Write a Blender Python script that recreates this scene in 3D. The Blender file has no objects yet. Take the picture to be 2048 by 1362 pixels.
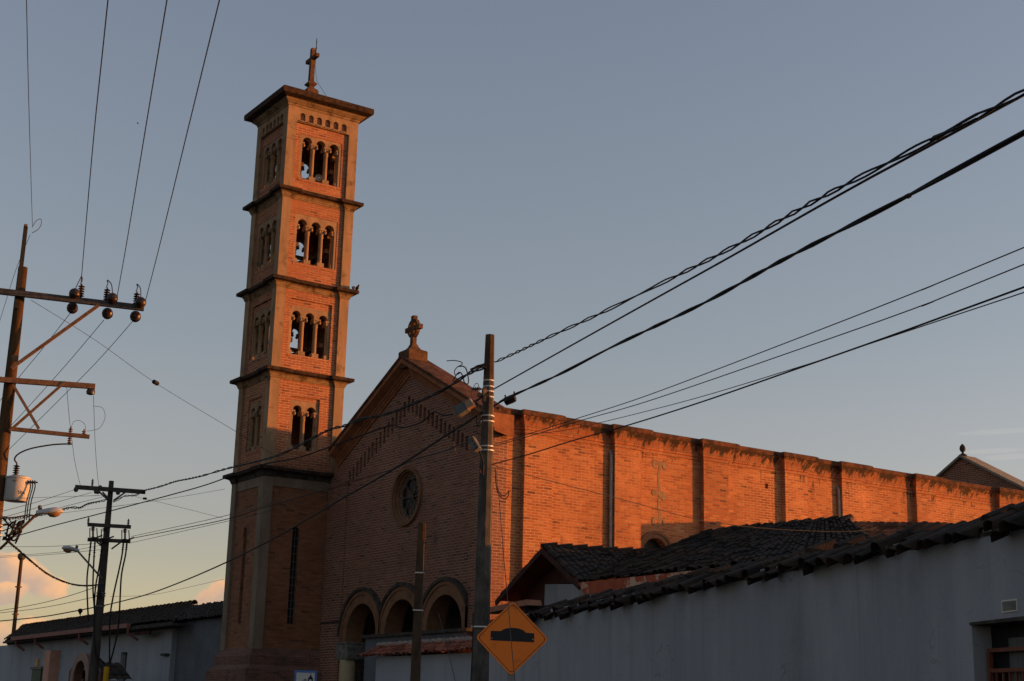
import bpy, math, random
from mathutils import Vector as V, Matrix
from mathutils.geometry import tessellate_polygon
random.seed(7)
PI = math.pi; R = math.radians
sc = bpy.context.scene
# ---------------------------------------------------------------- camera
F, PITCH, ROLL, YAW, CZ = 2951.79, R(14.5541), R(1.44665), R(56.44967), 1.6
_cp, _sp, _cy, _sy = math.cos(PITCH), math.sin(PITCH), math.cos(YAW), math.sin(YAW)
FWD = V((-_sy*_cp, _cy*_cp, _sp)); _r = V((_cy, _sy, 0)); _u = _r.cross(FWD)
RIGHT = _r*math.cos(ROLL)+_u*math.sin(ROLL); UP = -_r*math.sin(ROLL)+_u*math.cos(ROLL)
cam = bpy.data.objects.new('camera', bpy.data.cameras.new('camera')); sc.collection.objects.link(cam)
cam.data.sensor_width = 36; cam.data.lens = F/2048*36; cam.data.clip_start = .1; cam.data.clip_end = 8000
m = Matrix((RIGHT, UP, -FWD)).transposed().to_4x4(); m.translation = V((0, 0, CZ)); cam.matrix_world = m
sc.camera = cam
# ---------------------------------------------------------------- sun and sky
SUN_AZ, SUN_EL = R(63), R(2.6)           # azimuth measured from +X towards +Y
sv = V((math.cos(SUN_AZ)*math.cos(SUN_EL), math.sin(SUN_AZ)*math.cos(SUN_EL), math.sin(SUN_EL)))
sl = bpy.data.lights.new('sun', 'SUN'); sl.energy = 2.4; sl.angle = R(.5); sl.color = (1, .33, .056)
so = bpy.data.objects.new('sun', sl); so.rotation_euler = sv.to_track_quat('Z', 'Y').to_euler(); so.location = (20, 30, 40)
sc.collection.objects.link(so)
w = bpy.data.worlds.new('World'); sc.world = w; w.use_nodes = True
nt = w.node_tree; N = nt.nodes; L = nt.links; N.clear()
def nd(t, tree=None, **k):
    n = (tree or nt).nodes.new(t)
    for a, b in k.items():
        if a[0] == 'i' and a[1:].isdigit(): n.inputs[int(a[1:])].default_value = b
        else: setattr(n, a, b)
    return n
sky = nd('ShaderNodeTexSky', sky_type='NISHITA', sun_disc=False, sun_elevation=SUN_EL, sun_rotation=PI/2-SUN_AZ,
         air_density=1.0, dust_density=2.0, ozone_density=2.5, altitude=1000)
hs = nd('ShaderNodeHueSaturation'); hs.inputs['Saturation'].default_value = .62; L.new(sky.outputs[0], hs.inputs['Color'])
geo = nd('ShaderNodeTexCoord')
def wm(op, a, b=None, c=None):
    n = nd('ShaderNodeMath', operation=op)
    for i, x in enumerate((a, b, c)):
        if x is None: continue
        if hasattr(x, 'is_output'): L.new(x, n.inputs[i])
        else: n.inputs[i].default_value = x
    return n.outputs[0]
def wdot(v):
    n = nd('ShaderNodeVectorMath', operation='DOT_PRODUCT'); L.new(geo.outputs['Generated'], n.inputs[0]); n.inputs[1].default_value = v
    return n.outputs['Value']
def ray(u, v): return (RIGHT*((u-1024)/F)+UP*((681-v)/F)+FWD)
noi = nd('ShaderNodeTexNoise'); noi.inputs['Scale'].default_value = 26; noi.inputs['Detail'].default_value = 9; noi.inputs['Roughness'].default_value = .55
L.new(geo.outputs['Generated'], noi.inputs['Vector'])
noi2 = nd('ShaderNodeTexNoise'); noi2.inputs['Scale'].default_value = 70; noi2.inputs['Detail'].default_value = 6
L.new(geo.outputs['Generated'], noi2.inputs['Vector'])
def cloud(u, v, ru, rv, tilt=0., wob=1.0, soft=.5):
    d = ray(u, v).normalized(); e1 = d.cross(V((0, 0, 1))).normalized(); e2 = e1.cross(d)
    c, s = math.cos(tilt), math.sin(tilt); a1 = (e1*c+e2*s); a2 = (e2*c-e1*s)
    x = wm('MULTIPLY', wdot(a1), F/ru); y = wm('MULTIPLY', wdot(a2), F/rv)
    q = wm('ADD', wm('MULTIPLY', x, x), wm('MULTIPLY', y, y))
    q = wm('ADD', q, wm('MULTIPLY', wm('SUBTRACT', noi.outputs['Fac'], .5), 5*wob))
    q = wm('ADD', q, wm('MULTIPLY', wm('SUBTRACT', noi2.outputs['Fac'], .5), 1.6*wob))
    f = nd('ShaderNodeMapRange', interpolation_type='SMOOTHSTEP'); L.new(q, f.inputs['Value'])
    f.inputs['From Min'].default_value = 1+soft; f.inputs['From Max'].default_value = 1-soft
    front = wm('GREATER_THAN', wdot(d), .7)
    sh = nd('ShaderNodeMapRange', interpolation_type='SMOOTHSTEP')
    L.new(wm('ADD', wm('ADD', wm('MULTIPLY', y, .7), wm('MULTIPLY', x, .45)), wm('MULTIPLY', wm('SUBTRACT', noi2.outputs['Fac'], .5), 2.2)), sh.inputs['Value'])
    sh.inputs['From Min'].default_value = -.8; sh.inputs['From Max'].default_value = .9
    return wm('MULTIPLY', f.outputs[0], front), sh.outputs[0]
SKYS = .15
zr = nd('ShaderNodeValToRGB'); L.new(wdot((0, 0, 1)), zr.inputs[0]); el = zr.color_ramp.elements
while len(el) < 4: el.new(.5)
for e_, (p_, c_) in zip(el, ((.07, (1.33, .965, .72)), (.13, (1.07, .80, .675)), (.25, (.915, .78, .69)), (.45, (.885, .81, .76)))): e_.position = p_; e_.color = (*c_, 1)
tint = nd('ShaderNodeVectorMath', operation='MULTIPLY'); L.new(hs.outputs[0], tint.inputs[0]); L.new(zr.outputs[0], tint.inputs[1])
side = nd('ShaderNodeVectorMath', operation='SCALE'); L.new(tint.outputs[0], side.inputs[0])
L.new(wm('MULTIPLY_ADD', wdot(_r), -.12, 1.15), side.inputs['Scale'])
# sky opposite the sun darkened to cut ambient light on shaded faces
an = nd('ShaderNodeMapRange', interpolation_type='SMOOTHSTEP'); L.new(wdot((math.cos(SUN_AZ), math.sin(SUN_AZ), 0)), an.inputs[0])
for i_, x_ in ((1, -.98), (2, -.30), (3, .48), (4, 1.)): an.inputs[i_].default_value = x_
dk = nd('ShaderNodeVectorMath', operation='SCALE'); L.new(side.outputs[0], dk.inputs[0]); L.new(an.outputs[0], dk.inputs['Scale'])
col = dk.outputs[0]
def mixc(fac, a, b):
    n = nd('ShaderNodeMix', data_type='RGBA')
    L.new(fac, n.inputs[0]) if hasattr(fac, 'is_output') else setattr(n.inputs[0], 'default_value', fac)
    for i, x in ((6, a), (7, b)):
        if hasattr(x, 'is_output'): L.new(x, n.inputs[i])
        else: n.inputs[i].default_value = x
    return n.outputs[2]
WARM, COOL = (2.55, 1.36, .66, 1), (1.35, 1.0, .80, 1)
for a in (((50, 1150, 66, 30, -.35), 1.0), ((12, 1188, 40, 20, .3), .9), ((22, 1262, 66, 26, .1), .85), ((452, 1182, 56, 32, .7), .95)):
    f, s = cloud(*a[0], wob=1.0, soft=.38)
    col = mixc(wm('MULTIPLY', f, .95*a[1]), col, mixc(s, COOL, WARM))
for a in ((2000, 863, 70, 5, .02), (1985, 902, 60, 4, .02), (2030, 913, 55, 5, .03)):
    f, s = cloud(*a, wob=.5, soft=.8)
    col = mixc(wm('MULTIPLY', f, .2), col, (1.55, 1.5, 1.38, 1))
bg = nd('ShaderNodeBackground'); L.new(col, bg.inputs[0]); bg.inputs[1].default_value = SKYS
wo = nd('ShaderNodeOutputWorld'); L.new(bg.outputs[0], wo.inputs[0])
vs = sc.view_settings; vs.view_transform = 'Standard'; vs.look = 'None'; vs.exposure = 1.38; vs.gamma = 1
# ---------------------------------------------------------------- picture point -> point in the place
C0 = V((0, 0, CZ))
def PX(u, v, x): d = ray(u, v); return C0+d*(x/d.x)
def PY(u, v, y): d = ray(u, v); return C0+d*(y/d.y)
def PD(u, v, dist): d = ray(u, v); return C0+d*(dist/math.hypot(d.x, d.y))
# ---------------------------------------------------------------- object helpers
ORG = {}
COL = sc.collection
def tag(o, label=None, cat=None, group=None, kind=None):
    for k, x in (('label', label), ('category', cat), ('group', group), ('kind', kind)):
        if x: o[k] = x
    return o
def thing(name, label, cat, loc, group=None):
    o = bpy.data.objects.new(name, None); o.empty_display_size = .3; COL.objects.link(o); o.location = loc; ORG[o.name] = V(loc)
    return tag(o, label, cat, group)
class MB:
    def __init__(s): s.v = []; s.f = []
    def add(s, vs, fs):
        n = len(s.v); s.v += [tuple(p) for p in vs]; s.f += [tuple(i+n for i in f) for f in fs]; return s
    def box(s, x0, x1, y0, y1, z0, z1):
        return s.hexa([(x0, y0, z0), (x1, y0, z0), (x1, y1, z0), (x0, y1, z0), (x0, y0, z1), (x1, y0, z1), (x1, y1, z1), (x0, y1, z1)])
    def hexa(s, p): return s.add(p, [(0, 3, 2, 1), (4, 5, 6, 7), (0, 1, 5, 4), (1, 2, 6, 5), (2, 3, 7, 6), (3, 0, 4, 7)])
    def beam(s, a, b, wd, ht, up=V((0, 0, 1))):
        a = V(a); b = V(b); t = (b-a).normalized(); q = t.cross(up)
        if q.length < .01: q = t.cross(V((1, 0, 0)))
        q.normalize(); r = q.cross(t); q = q*wd/2; r = r*ht/2
        return s.hexa([a-q-r, a+q-r, b+q-r, b-q-r, a-q+r, a+q+r, b+q+r, b-q+r])
    def tube(s, pts, r, n=6, r1=None, cap=True):
        pts = [V(p) for p in pts]; k = len(pts); vs = []; q = None
        for i, p in enumerate(pts):
            t = (pts[min(i+1, k-1)]-pts[max(i-1, 0)]).normalized()
            if q is None:
                q = t.cross(V((0, 0, 1)));
                if q.length < .05: q = t.cross(V((1, 0, 0)))
            else: q = q-t*q.dot(t)
            q.normalize(); e = t.cross(q); rr = r if r1 is None else r+(r1-r)*i/(k-1)
            vs += [p+(q*math.cos(2*PI*j/n)+e*math.sin(2*PI*j/n))*rr for j in range(n)]
        fs = [(i*n+j, i*n+(j+1) % n, (i+1)*n+(j+1) % n, (i+1)*n+j) for i in range(k-1) for j in range(n)]
        if cap: fs += [tuple(range(n-1, -1, -1)), tuple(range((k-1)*n, k*n))]
        return s.add(vs, fs)
    def lathe(s, a, ax, prof, n=12):
        a = V(a); ax = V(ax).normalized(); q = ax.cross(V((0, 0, 1)))
        if q.length < .05: q = V((1, 0, 0))
        q.normalize(); e = ax.cross(q); k = len(prof); vs = []
        for r, h in prof: vs += [a+ax*h+(q*math.cos(2*PI*j/n)+e*math.sin(2*PI*j/n))*max(r, 1e-4) for j in range(n)]
        fs = [(i*n+j, i*n+(j+1) % n, (i+1)*n+(j+1) % n, (i+1)*n+j) for i in range(k-1) for j in range(n)]
        return s.add(vs, fs+[tuple(range(n-1, -1, -1)), tuple(range((k-1)*n, k*n))])
    def sweep(s, outline, prof, cap0=True, cap1=True):
        """closed rectilinear outline (ccw), profile [(offset, z)] -> moulding all round"""
        n = len(outline); vs = []
        nor = []
        for i in range(n):
            d = (V(outline[(i+1) % n])-V(outline[i])).normalized(); nor.append(V((d.y, -d.x)))
        for e, z in prof:
            for i in range(n):
                a = nor[i-1]; b = nor[i]; k = (a+b) if abs(a.dot(b)) < .5 else a
                p = V(outline[i])+k*e; vs.append((p.x, p.y, z))
        k = len(prof)
        fs = [(i*n+j, i*n+(j+1) % n, (i+1)*n+(j+1) % n, (i+1)*n+j) for i in range(k-1) for j in range(n)]
        if cap0: fs.append(tuple(range(n-1, -1, -1)))
        if cap1: fs.append(tuple(range((k-1)*n, k*n)))
        return s.add(vs, fs)
    def sheet(s, fr, outer, holes, d0, d1):
        """flat slab with holes; fr(u, z, d) -> point, d is distance outwards"""
        loops = [outer]+holes; flat = [p for lp in loops for p in lp]; n = len(flat)
        tris = tessellate_polygon([[V((p[0], p[1], 0)) for p in lp] for lp in loops])
        vs = [fr(p[0], p[1], d1) for p in flat]+[fr(p[0], p[1], d0) for p in flat]; fs = []
        P = [V(v) for v in vs]; nrm = (P[n]-P[0])*-1
        for t in tris:
            a, b, c = t; g = (P[b]-P[a]).cross(P[c]-P[a])
            if g.dot(nrm) < 0: a, c = c, a
            fs += [(a, b, c), (a+n, c+n, b+n)]
        o = 0
        for li, lp in enumerate(loops):
            k = len(lp); area = sum(lp[i][0]*lp[(i+1) % k][1]-lp[(i+1) % k][0]*lp[i][1] for i in range(k))
            for i in range(k):
                i0, i1 = o+i, o+(i+1) % k
                fs.append((i0, i0+n, i1+n, i1))
            o += k
        return s.add(vs, fs)
    def prism(s, fr, poly, d0, d1): return s.sheet(fr, poly, [], d0, d1)
    def build(s, name, mt, parent=None, loc=None, label=None, smooth=False, **kw):
        o0 = ORG[parent.name] if parent else V(loc if loc else (0, 0, 0))
        me = bpy.data.meshes.new(name); me.from_pydata([tuple(V(p)-o0) for p in s.v], [], s.f); me.update()
        if smooth:
            me.polygons.foreach_set('use_smooth', [True]*len(me.polygons))
            try: me.set_sharp_from_angle(angle=R(40))
            except Exception: pass
        me.materials.append(mt)
        o = bpy.data.objects.new(name, me); COL.objects.link(o); ORG[o.name] = o0
        if parent: o.parent = parent
        else: o.location = o0
        return tag(o, label, **kw)
def recalc(o):
    import bmesh
    b = bmesh.new(); b.from_mesh(o.data); bmesh.ops.recalc_face_normals(b, faces=b.faces); b.to_mesh(o.data); b.free(); return o
def arc(cx, cz, r, a0, a1, n): return [(cx+r*math.cos(a0+(a1-a0)*i/n), cz+r*math.sin(a0+(a1-a0)*i/n)) for i in range(n+1)]
def arch_hole(cx, z0, zs, r, n=14): return [(cx-r, z0), (cx+r, z0)]+arc(cx, zs, r, 0, PI, n)
def ccw(p): return p if sum(p[i-1][0]*p[i][1]-p[i][0]*p[i-1][1] for i in range(len(p))) > 0 else p[::-1]
def smooth_path(P, k=8):
    P = [V(p) for p in P]; out = []
    for i in range(len(P)-1):
        a = P[max(i-1, 0)]; b = P[i]; c = P[i+1]; d = P[min(i+2, len(P)-1)]
        for j in range(k):
            t = j/k; out.append(.5*((2*b)+(c-a)*t+(2*a-5*b+4*c-d)*t*t+(3*b-a-3*c+d)*t*t*t))
    return out+[P[-1]]
# ---------------------------------------------------------------- materials
def new_mat(name):
    mt = bpy.data.materials.new(name); mt.use_nodes = True; t = mt.node_tree; t.nodes.clear()
    b = t.nodes.new('ShaderNodeBsdfPrincipled'); o = t.nodes.new('ShaderNodeOutputMaterial'); t.links.new(b.outputs[0], o.inputs[0])
    return mt, t, b
def ramp(t, src, stops):
    r = t.nodes.new('ShaderNodeValToRGB'); el = r.color_ramp.elements
    while len(el) < len(stops): el.new(.5)
    for e, (p, c) in zip(el, stops): e.position = p; e.color = (*c, 1) if len(c) == 3 else c
    t.links.new(src, r.inputs[0]); return r.outputs[0]
def tmix(t, fac, a, b, mode='MIX'):
    n = t.nodes.new('ShaderNodeMix'); n.data_type = 'RGBA'; n.blend_type = mode
    for i, x in ((0, fac), (6, a), (7, b)):
        if hasattr(x, 'is_output'): t.links.new(x, n.inputs[i])
        else: n.inputs[i].default_value = x if i == 0 else (*x[:3], 1)
    return n.outputs[2]
def tnoise(t, vec, scale, det=6, rough=.6, stretch=None):
    n = t.nodes.new('ShaderNodeTexNoise'); n.inputs['Scale'].default_value = scale; n.inputs['Detail'].default_value = det; n.inputs['Roughness'].default_value = rough
    if stretch:
        mp = t.nodes.new('ShaderNodeMapping'); mp.inputs['Scale'].default_value = stretch; t.links.new(vec, mp.inputs[0]); vec = mp.outputs[0]
    t.links.new(vec, n.inputs['Vector']); return n.outputs['Fac']
def bump(t, b, h, dist, st=.6):
    n = t.nodes.new('ShaderNodeBump'); n.inputs['Distance'].default_value = dist; n.inputs['Strength'].default_value = st
    t.links.new(h, n.inputs['Height']); t.links.new(n.outputs[0], b.inputs['Normal'])
def wpos(t): return t.nodes.new('ShaderNodeNewGeometry').outputs['Position']
def tmath(t, op, a, b=0.):
    n = t.nodes.new('ShaderNodeMath'); n.operation = op
    for i, x in ((0, a), (1, b)):
        if hasattr(x, 'is_output'): t.links.new(x, n.inputs[i])
        else: n.inputs[i].default_value = x
    return n.outputs[0]
def surf(name, c1, c2, scale=3., rough=.85, bumpd=0., stretch=None, metal=0., lo=.35, hi=.65, c3=None, c3s=1.1, c3lo=.56, c3hi=.68):
    mt, t, b = new_mat(name); p = wpos(t)
    c = ramp(t, tnoise(t, p, scale, 8, .62, stretch), [(lo, c1), (hi, c2)])
    if c3: c = tmix(t, ramp(t, tnoise(t, p, c3s, 9, .7), [(c3lo, (0, 0, 0)), (c3hi, (1, 1, 1))]), c, c3)
    t.links.new(c, b.inputs['Base Color']); b.inputs['Roughness'].default_value = rough; b.inputs['Metallic'].default_value = metal
    b.inputs['Specular IOR Level'].default_value = .5 if rough < .5 else .18
    if bumpd: bump(t, b, tnoise(t, p, scale*6, 6), bumpd)
    return mt
def brick(name, cols, mortar, bw=.265, rh=.072, ms=.0085, stain=(.05, .035, .028), st_lo=.6, st_hi=.8, streak=False, msat=1., dirt=None, pale=None):
    mt, t, b = new_mat(name); g = t.nodes.new('ShaderNodeNewGeometry'); p = g.outputs['Position']
    sp = t.nodes.new('ShaderNodeSeparateXYZ'); t.links.new(p, sp.inputs[0])
    sn = t.nodes.new('ShaderNodeSeparateXYZ'); t.links.new(g.outputs['True Normal'], sn.inputs[0])
    ax = tmath(t, 'GREATER_THAN', tmath(t, 'ABSOLUTE', sn.outputs[0]), .6)
    u = tmath(t, 'ADD', tmath(t, 'MULTIPLY', ax, sp.outputs[1]), tmath(t, 'MULTIPLY', tmath(t, 'SUBTRACT', 1., ax), sp.outputs[0]))
    wob = tnoise(t, p, 1.3, 3); z = tmath(t, 'ADD', sp.outputs[2], tmath(t, 'MULTIPLY', wob, .05))
    u = tmath(t, 'ADD', u, tmath(t, 'MULTIPLY', tnoise(t, p, 4.3, 2), .06))
    cb = t.nodes.new('ShaderNodeCombineXYZ'); t.links.new(u, cb.inputs[0]); t.links.new(z, cb.inputs[1])
    k = t.nodes.new('ShaderNodeTexBrick'); t.links.new(cb.outputs[0], k.inputs['Vector'])
    for n_, v_ in (('Scale', 1.), ('Mortar Size', ms), ('Mortar Smooth', .3), ('Bias', 0.), ('Brick Width', bw), ('Row Height', rh)): k.inputs[n_].default_value = v_
    k.inputs['Color1'].default_value = (0, 0, 0, 1); k.inputs['Color2'].default_value = (1, 1, 1, 1); k.inputs['Mortar'].default_value = (.5, .5, .5, 1)
    k.offset = .5
    tint = t.nodes.new('ShaderNodeSeparateColor'); t.links.new(k.outputs['Color'], tint.inputs[0])
    c = ramp(t, tint.outputs[0], cols)
    c = tmix(t, tmath(t, 'MULTIPLY', ramp(t, tnoise(t, p, .55, 8, .65), [(.3, (0, 0, 0)), (.75, (1, 1, 1))]), .55), c, [x*.62 for x in cols[1][1]])
    big = tnoise(t, p, .35, 5); mc = tmix(t, ramp(t, big, [(.35, (0, 0, 0)), (.65, (1, 1, 1))]), mortar, [x*.55 for x in mortar])
    c = tmix(t, k.outputs['Fac'], c, mc)
    if pale: c = tmix(t, tmath(t, 'MULTIPLY', ramp(t, tnoise(t, p, .9, 9, .7, (1, 1, .7)), [(.52, (0, 0, 0)), (.72, (1, 1, 1))]), pale[0]), c, pale[1])
    fine = tnoise(t, p, 26, 4); c = tmix(t, .35, c, ramp(t, fine, [(.3, (.35, .35, .35)), (.7, (1, 1, 1))]), 'MULTIPLY')
    s = ramp(t, tnoise(t, p, 1.7, 10, .72, (1, 1, .45)), [(st_lo, (0, 0, 0)), (st_hi, (1, 1, 1))])
    c = tmix(t, s, c, stain)
    if dirt:   # mould creeping down from the coping, with ragged lower edge
        z0, z1, dc = dirt
        hgt = t.nodes.new('ShaderNodeMapRange'); t.links.new(sp.outputs[2], hgt.inputs[0]); hgt.inputs[1].default_value = z0; hgt.inputs[2].default_value = z1
        dn = tmath(t, 'ADD', hgt.outputs[0], tmath(t, 'MULTIPLY', tmath(t, 'SUBTRACT', tnoise(t, p, 1.6, 8, .7, (1, 1, .35)), .5), 2.6))
        dn2 = tmath(t, 'ADD', dn, tmath(t, 'MULTIPLY', tmath(t, 'SUBTRACT', tnoise(t, p, 9, 5, .6, (1, 1, .12)), .5), 1.5))
        c = tmix(t, ramp(t, dn2, [(.56, (0, 0, 0)), (.84, (1, 1, 1))]), c, dc)
    t.links.new(c, b.inputs['Base Color']); b.inputs['Roughness'].default_value = .93
    inv = tmath(t, 'SUBTRACT', 1., k.outputs['Fac'])
    bump(t, b, tmath(t, 'ADD', tmath(t, 'MULTIPLY', inv, .7), tmath(t, 'MULTIPLY', tnoise(t, p, 30, 5), .5)), .012, .8)
    return mt
BR = [(0., (.10, .038, .022)), (.04, (.36, .095, .034)), (.35, (.50, .155, .052)), (.6, (.62, .215, .074)), (.85, (.42, .115, .04)), (1., (.70, .30, .12))]
BT = [(0., (.17, .06, .035)), (.12, (.36, .115, .048)), (.4, (.47, .155, .062)), (.7, (.38, .115, .048)), (1., (.56, .22, .10))]
M = {}
def plaster(name, lo, hi, dark, chip):
    mt, t, b = new_mat(name); p = wpos(t)
    c = ramp(t, tnoise(t, p, 1.1, 9, .62, (1, 1, .16)), [(.32, lo), (.68, hi)])
    pt = ramp(t, tnoise(t, p, .42, 4, .5), [(.505, (0, 0, 0)), (.525, (1, 1, 1))])
    c = tmix(t, tmath(t, 'MULTIPLY', pt, .35), c, [x*1.18 for x in lo])
    dr = ramp(t, tnoise(t, p, 3.2, 7, .65, (1, 1, .05)), [(.56, (0, 0, 0)), (.70, (1, 1, 1))])
    c = tmix(t, tmath(t, 'MULTIPLY', dr, .42), c, dark)
    st = ramp(t, tnoise(t, p, .8, 10, .72), [(.55, (0, 0, 0)), (.75, (1, 1, 1))]); c = tmix(t, tmath(t, 'MULTIPLY', st, .5), c, dark)
    vo = t.nodes.new('ShaderNodeTexVoronoi'); vo.feature = 'DISTANCE_TO_EDGE'; vo.inputs['Scale'].default_value = .55
    mp = t.nodes.new('ShaderNodeVectorMath'); mp.operation = 'ADD'; nz = t.nodes.new('ShaderNodeTexNoise'); nz.inputs['Scale'].default_value = 2.2; nz.inputs['Detail'].default_value = 6
    t.links.new(p, nz.inputs['Vector']); t.links.new(p, mp.inputs[0]); t.links.new(nz.outputs['Color'], mp.inputs[1]); t.links.new(mp.outputs[0], vo.inputs['Vector'])
    ck = tmath(t, 'MULTIPLY', ramp(t, vo.outputs['Distance'], [(.0, (1, 1, 1)), (.006, (0, 0, 0))]), ramp(t, tnoise(t, p, .7, 3), [(.5, (0, 0, 0)), (.6, (1, 1, 1))]))
    c = tmix(t, tmath(t, 'MULTIPLY', ck, .6), c, [x*.5 for x in dark])
    ch = ramp(t, tnoise(t, p, 17, 4, .6, (1, 1, .5)), [(.735, (0, 0, 0)), (.75, (1, 1, 1))]); c = tmix(t, ch, c, chip)
    t.links.new(c, b.inputs['Base Color']); b.inputs['Roughness'].default_value = .95; bump(t, b, tnoise(t, p, 14, 8, .65), .012, .6); return mt
def tiles(name, lo, hi, moss, pale):
    mt, t, b = new_mat(name); p = wpos(t)
    vo = t.nodes.new('ShaderNodeTexVoronoi'); vo.inputs['Scale'].default_value = 3.4; t.links.new(p, vo.inputs['Vector'])
    sc2 = t.nodes.new('ShaderNodeSeparateColor'); t.links.new(vo.outputs['Color'], sc2.inputs[0])
    c = ramp(t, tmath(t, 'ADD', tmath(t, 'MULTIPLY', sc2.outputs[0], .6), tmath(t, 'MULTIPLY', tnoise(t, p, 9, 8, .65), .5)), [(.25, lo), (.8, hi)])
    c = tmix(t, ramp(t, tnoise(t, p, 2.3, 9, .7), [(.54, (0, 0, 0)), (.64, (1, 1, 1))]), c, moss)
    c = tmix(t, ramp(t, tnoise(t, p, 13, 5, .6), [(.64, (0, 0, 0)), (.70, (1, 1, 1))]), c, pale)
    t.links.new(c, b.inputs['Base Color']); b.inputs['Roughness'].default_value = .95; bump(t, b, tnoise(t, p, 30, 6), .01, .7); return mt
M['brick_nave'] = brick('brick_nave', BR, (.56, .36, .18), dirt=(8.9, 10.35, (.05, .026, .015)), ms=.0135, rh=.081, bw=.285, pale=(.6, (.70, .31, .125)), st_lo=.57, st_hi=.78)
M['brick_cornice'] = brick('brick_cornice', BR, (.42, .25, .15), bw=.075, rh=.16, ms=.012, dirt=(9.45, 10.02, (.045, .024, .014)))
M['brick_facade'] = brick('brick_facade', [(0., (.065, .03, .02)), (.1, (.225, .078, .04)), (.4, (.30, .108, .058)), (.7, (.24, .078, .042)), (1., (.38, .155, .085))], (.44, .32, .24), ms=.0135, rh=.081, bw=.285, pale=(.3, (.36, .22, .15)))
M['brick_tower'] = brick('brick_tower', BT, (.54, .36, .22), rh=.086, bw=.31, ms=.0135, st_lo=.6)
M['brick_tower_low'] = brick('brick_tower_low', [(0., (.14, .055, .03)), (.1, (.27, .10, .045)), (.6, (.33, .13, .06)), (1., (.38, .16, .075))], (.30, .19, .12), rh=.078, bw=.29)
M['brick_plinth'] = brick('brick_plinth', [(0., (.10, .05, .04)), (.1, (.18, .075, .05)), (.6, (.24, .10, .065)), (1., (.28, .12, .08))], (.26, .2, .16), stain=(.05, .045, .035), st_lo=.5, st_hi=.75)
M['stucco'] = surf('stucco', (.24, .165, .098), (.37, .25, .152), 2.6, .9, .008, (1, 1, .22), c3=(.13, .085, .05), c3s=2.4, c3lo=.54, c3hi=.70)
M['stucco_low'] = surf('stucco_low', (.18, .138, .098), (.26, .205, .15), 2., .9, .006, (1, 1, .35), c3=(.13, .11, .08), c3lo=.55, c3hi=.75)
M['cornice'] = surf('cornice', (.22, .145, .082), (.32, .22, .125), 4, .9, .01, None, c3=(.055, .038, .025), c3s=2.4, c3lo=.50, c3hi=.64)
M['lichen'] = surf('lichen', (.018, .014, .011), (.075, .045, .028), 7, .95, .02, None, c3=(.15, .08, .042), c3s=3, c3lo=.58, c3hi=.72)
M['coping'] = surf('coping', (.06, .03, .019), (.18, .078, .043), 5, .95, .02, None, c3=(.04, .03, .022), c3s=2.1, c3lo=.5, c3hi=.62)
M['rake'] = surf('rake', (.22, .085, .04), (.34, .14, .065), 3, .9, .01, None, c3=(.12, .06, .035), c3s=1.6)
M['archivolt'] = surf('archivolt', (.17, .09, .05), (.25, .13, .075), 4, .9, .008, None, c3=(.12, .07, .045), c3s=2)
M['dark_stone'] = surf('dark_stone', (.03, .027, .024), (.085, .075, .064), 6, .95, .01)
M['grey_stone'] = surf('grey_stone', (.12, .12, .11), (.24, .235, .21), 6, .95, .01)
M['cream'] = surf('cream', (.40, .34, .2), (.48, .41, .26), 3, .7)
M['plaster'] = plaster('plaster', (.25, .268, .298), (.36, .38, .412), (.165, .172, .187), (.50, .51, .52))
M['plaster_far'] = plaster('plaster_far', (.275, .305, .35), (.36, .39, .435), (.2, .215, .24), (.45, .47, .49))
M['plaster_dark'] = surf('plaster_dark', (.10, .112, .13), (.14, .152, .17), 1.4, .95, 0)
M['tile_dark'] = tiles('tile_dark', (.008, .006, .0045), (.046, .026, .015), (.017, .014, .009), (.11, .066, .04))
M['tile_red'] = tiles('tile_red', (.14, .042, .025), (.34, .115, .07), (.12, .06, .045), (.36, .29, .24))
M['tile_warm'] = tiles('tile_warm', (.07, .03, .018), (.28, .115, .06), (.06, .045, .03), (.3, .2, .14))
M['fascia'] = surf('fascia', (.34, .07, .03), (.44, .105, .05), 3, .7, 0, None, c3=(.62, .40, .28), c3s=1.25, c3lo=.50, c3hi=.53)
M['wood_red'] = surf('wood_red', (.035, .014, .011), (.07, .026, .018), 3, .8, 0)
M['gutter'] = surf('gutter', (.20, .085, .075), (.28, .12, .105), 3, .6)
M['concrete'] = surf('concrete', (.045, .042, .038), (.12, .108, .093), 7, .95, .01, (1, 1, .5), c3=(.07, .065, .06), c3s=3, c3lo=.55, c3hi=.62)
M['concrete_dark'] = surf('concrete_dark', (.05, .034, .022), (.10, .065, .04), 6, .95, .008, (1, 1, .4))
M['pole_wood'] = surf('pole_wood', (.032, .02, .011), (.11, .06, .027), 5, .9, .008, (1, 1, .12))
M['pole_far'] = surf('pole_far', (.05, .045, .04), (.09, .08, .07), 5, .9, 0, (1, 1, .3))
M['steel_rust'] = surf('steel_rust', (.115, .068, .04), (.21, .13, .075), 8, .75, 0, None, c3=(.12, .07, .045), c3s=3)
M['steel_dark'] = surf('steel_dark', (.05, .048, .045), (.09, .085, .08), 8, .6, 0)
M['galv'] = surf('galv', (.20, .20, .195), (.29, .285, .275), 6, .55, 0)
M['strap'] = surf('strap', (.62, .6, .56), (.72, .7, .66), 6, .4)
M['ceramic'] = surf('ceramic', (.018, .008, .005), (.04, .018, .009), 10, .42)
M['cable'] = surf('cable', (.012, .012, .013), (.02, .02, .021), 6, .65)
M['wire'] = surf('wire', (.035, .034, .033), (.055, .053, .05), 6, .6)
M['wire_pale'] = surf('wire_pale', (.16, .14, .12), (.22, .2, .17), 6, .6)
M['grey_paint'] = surf('grey_paint', (.44, .43, .41), (.54, .53, .51), 3, .5)
M['box_grey'] = surf('box_grey', (.10, .106, .11), (.14, .147, .15), 8, .6)
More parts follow.
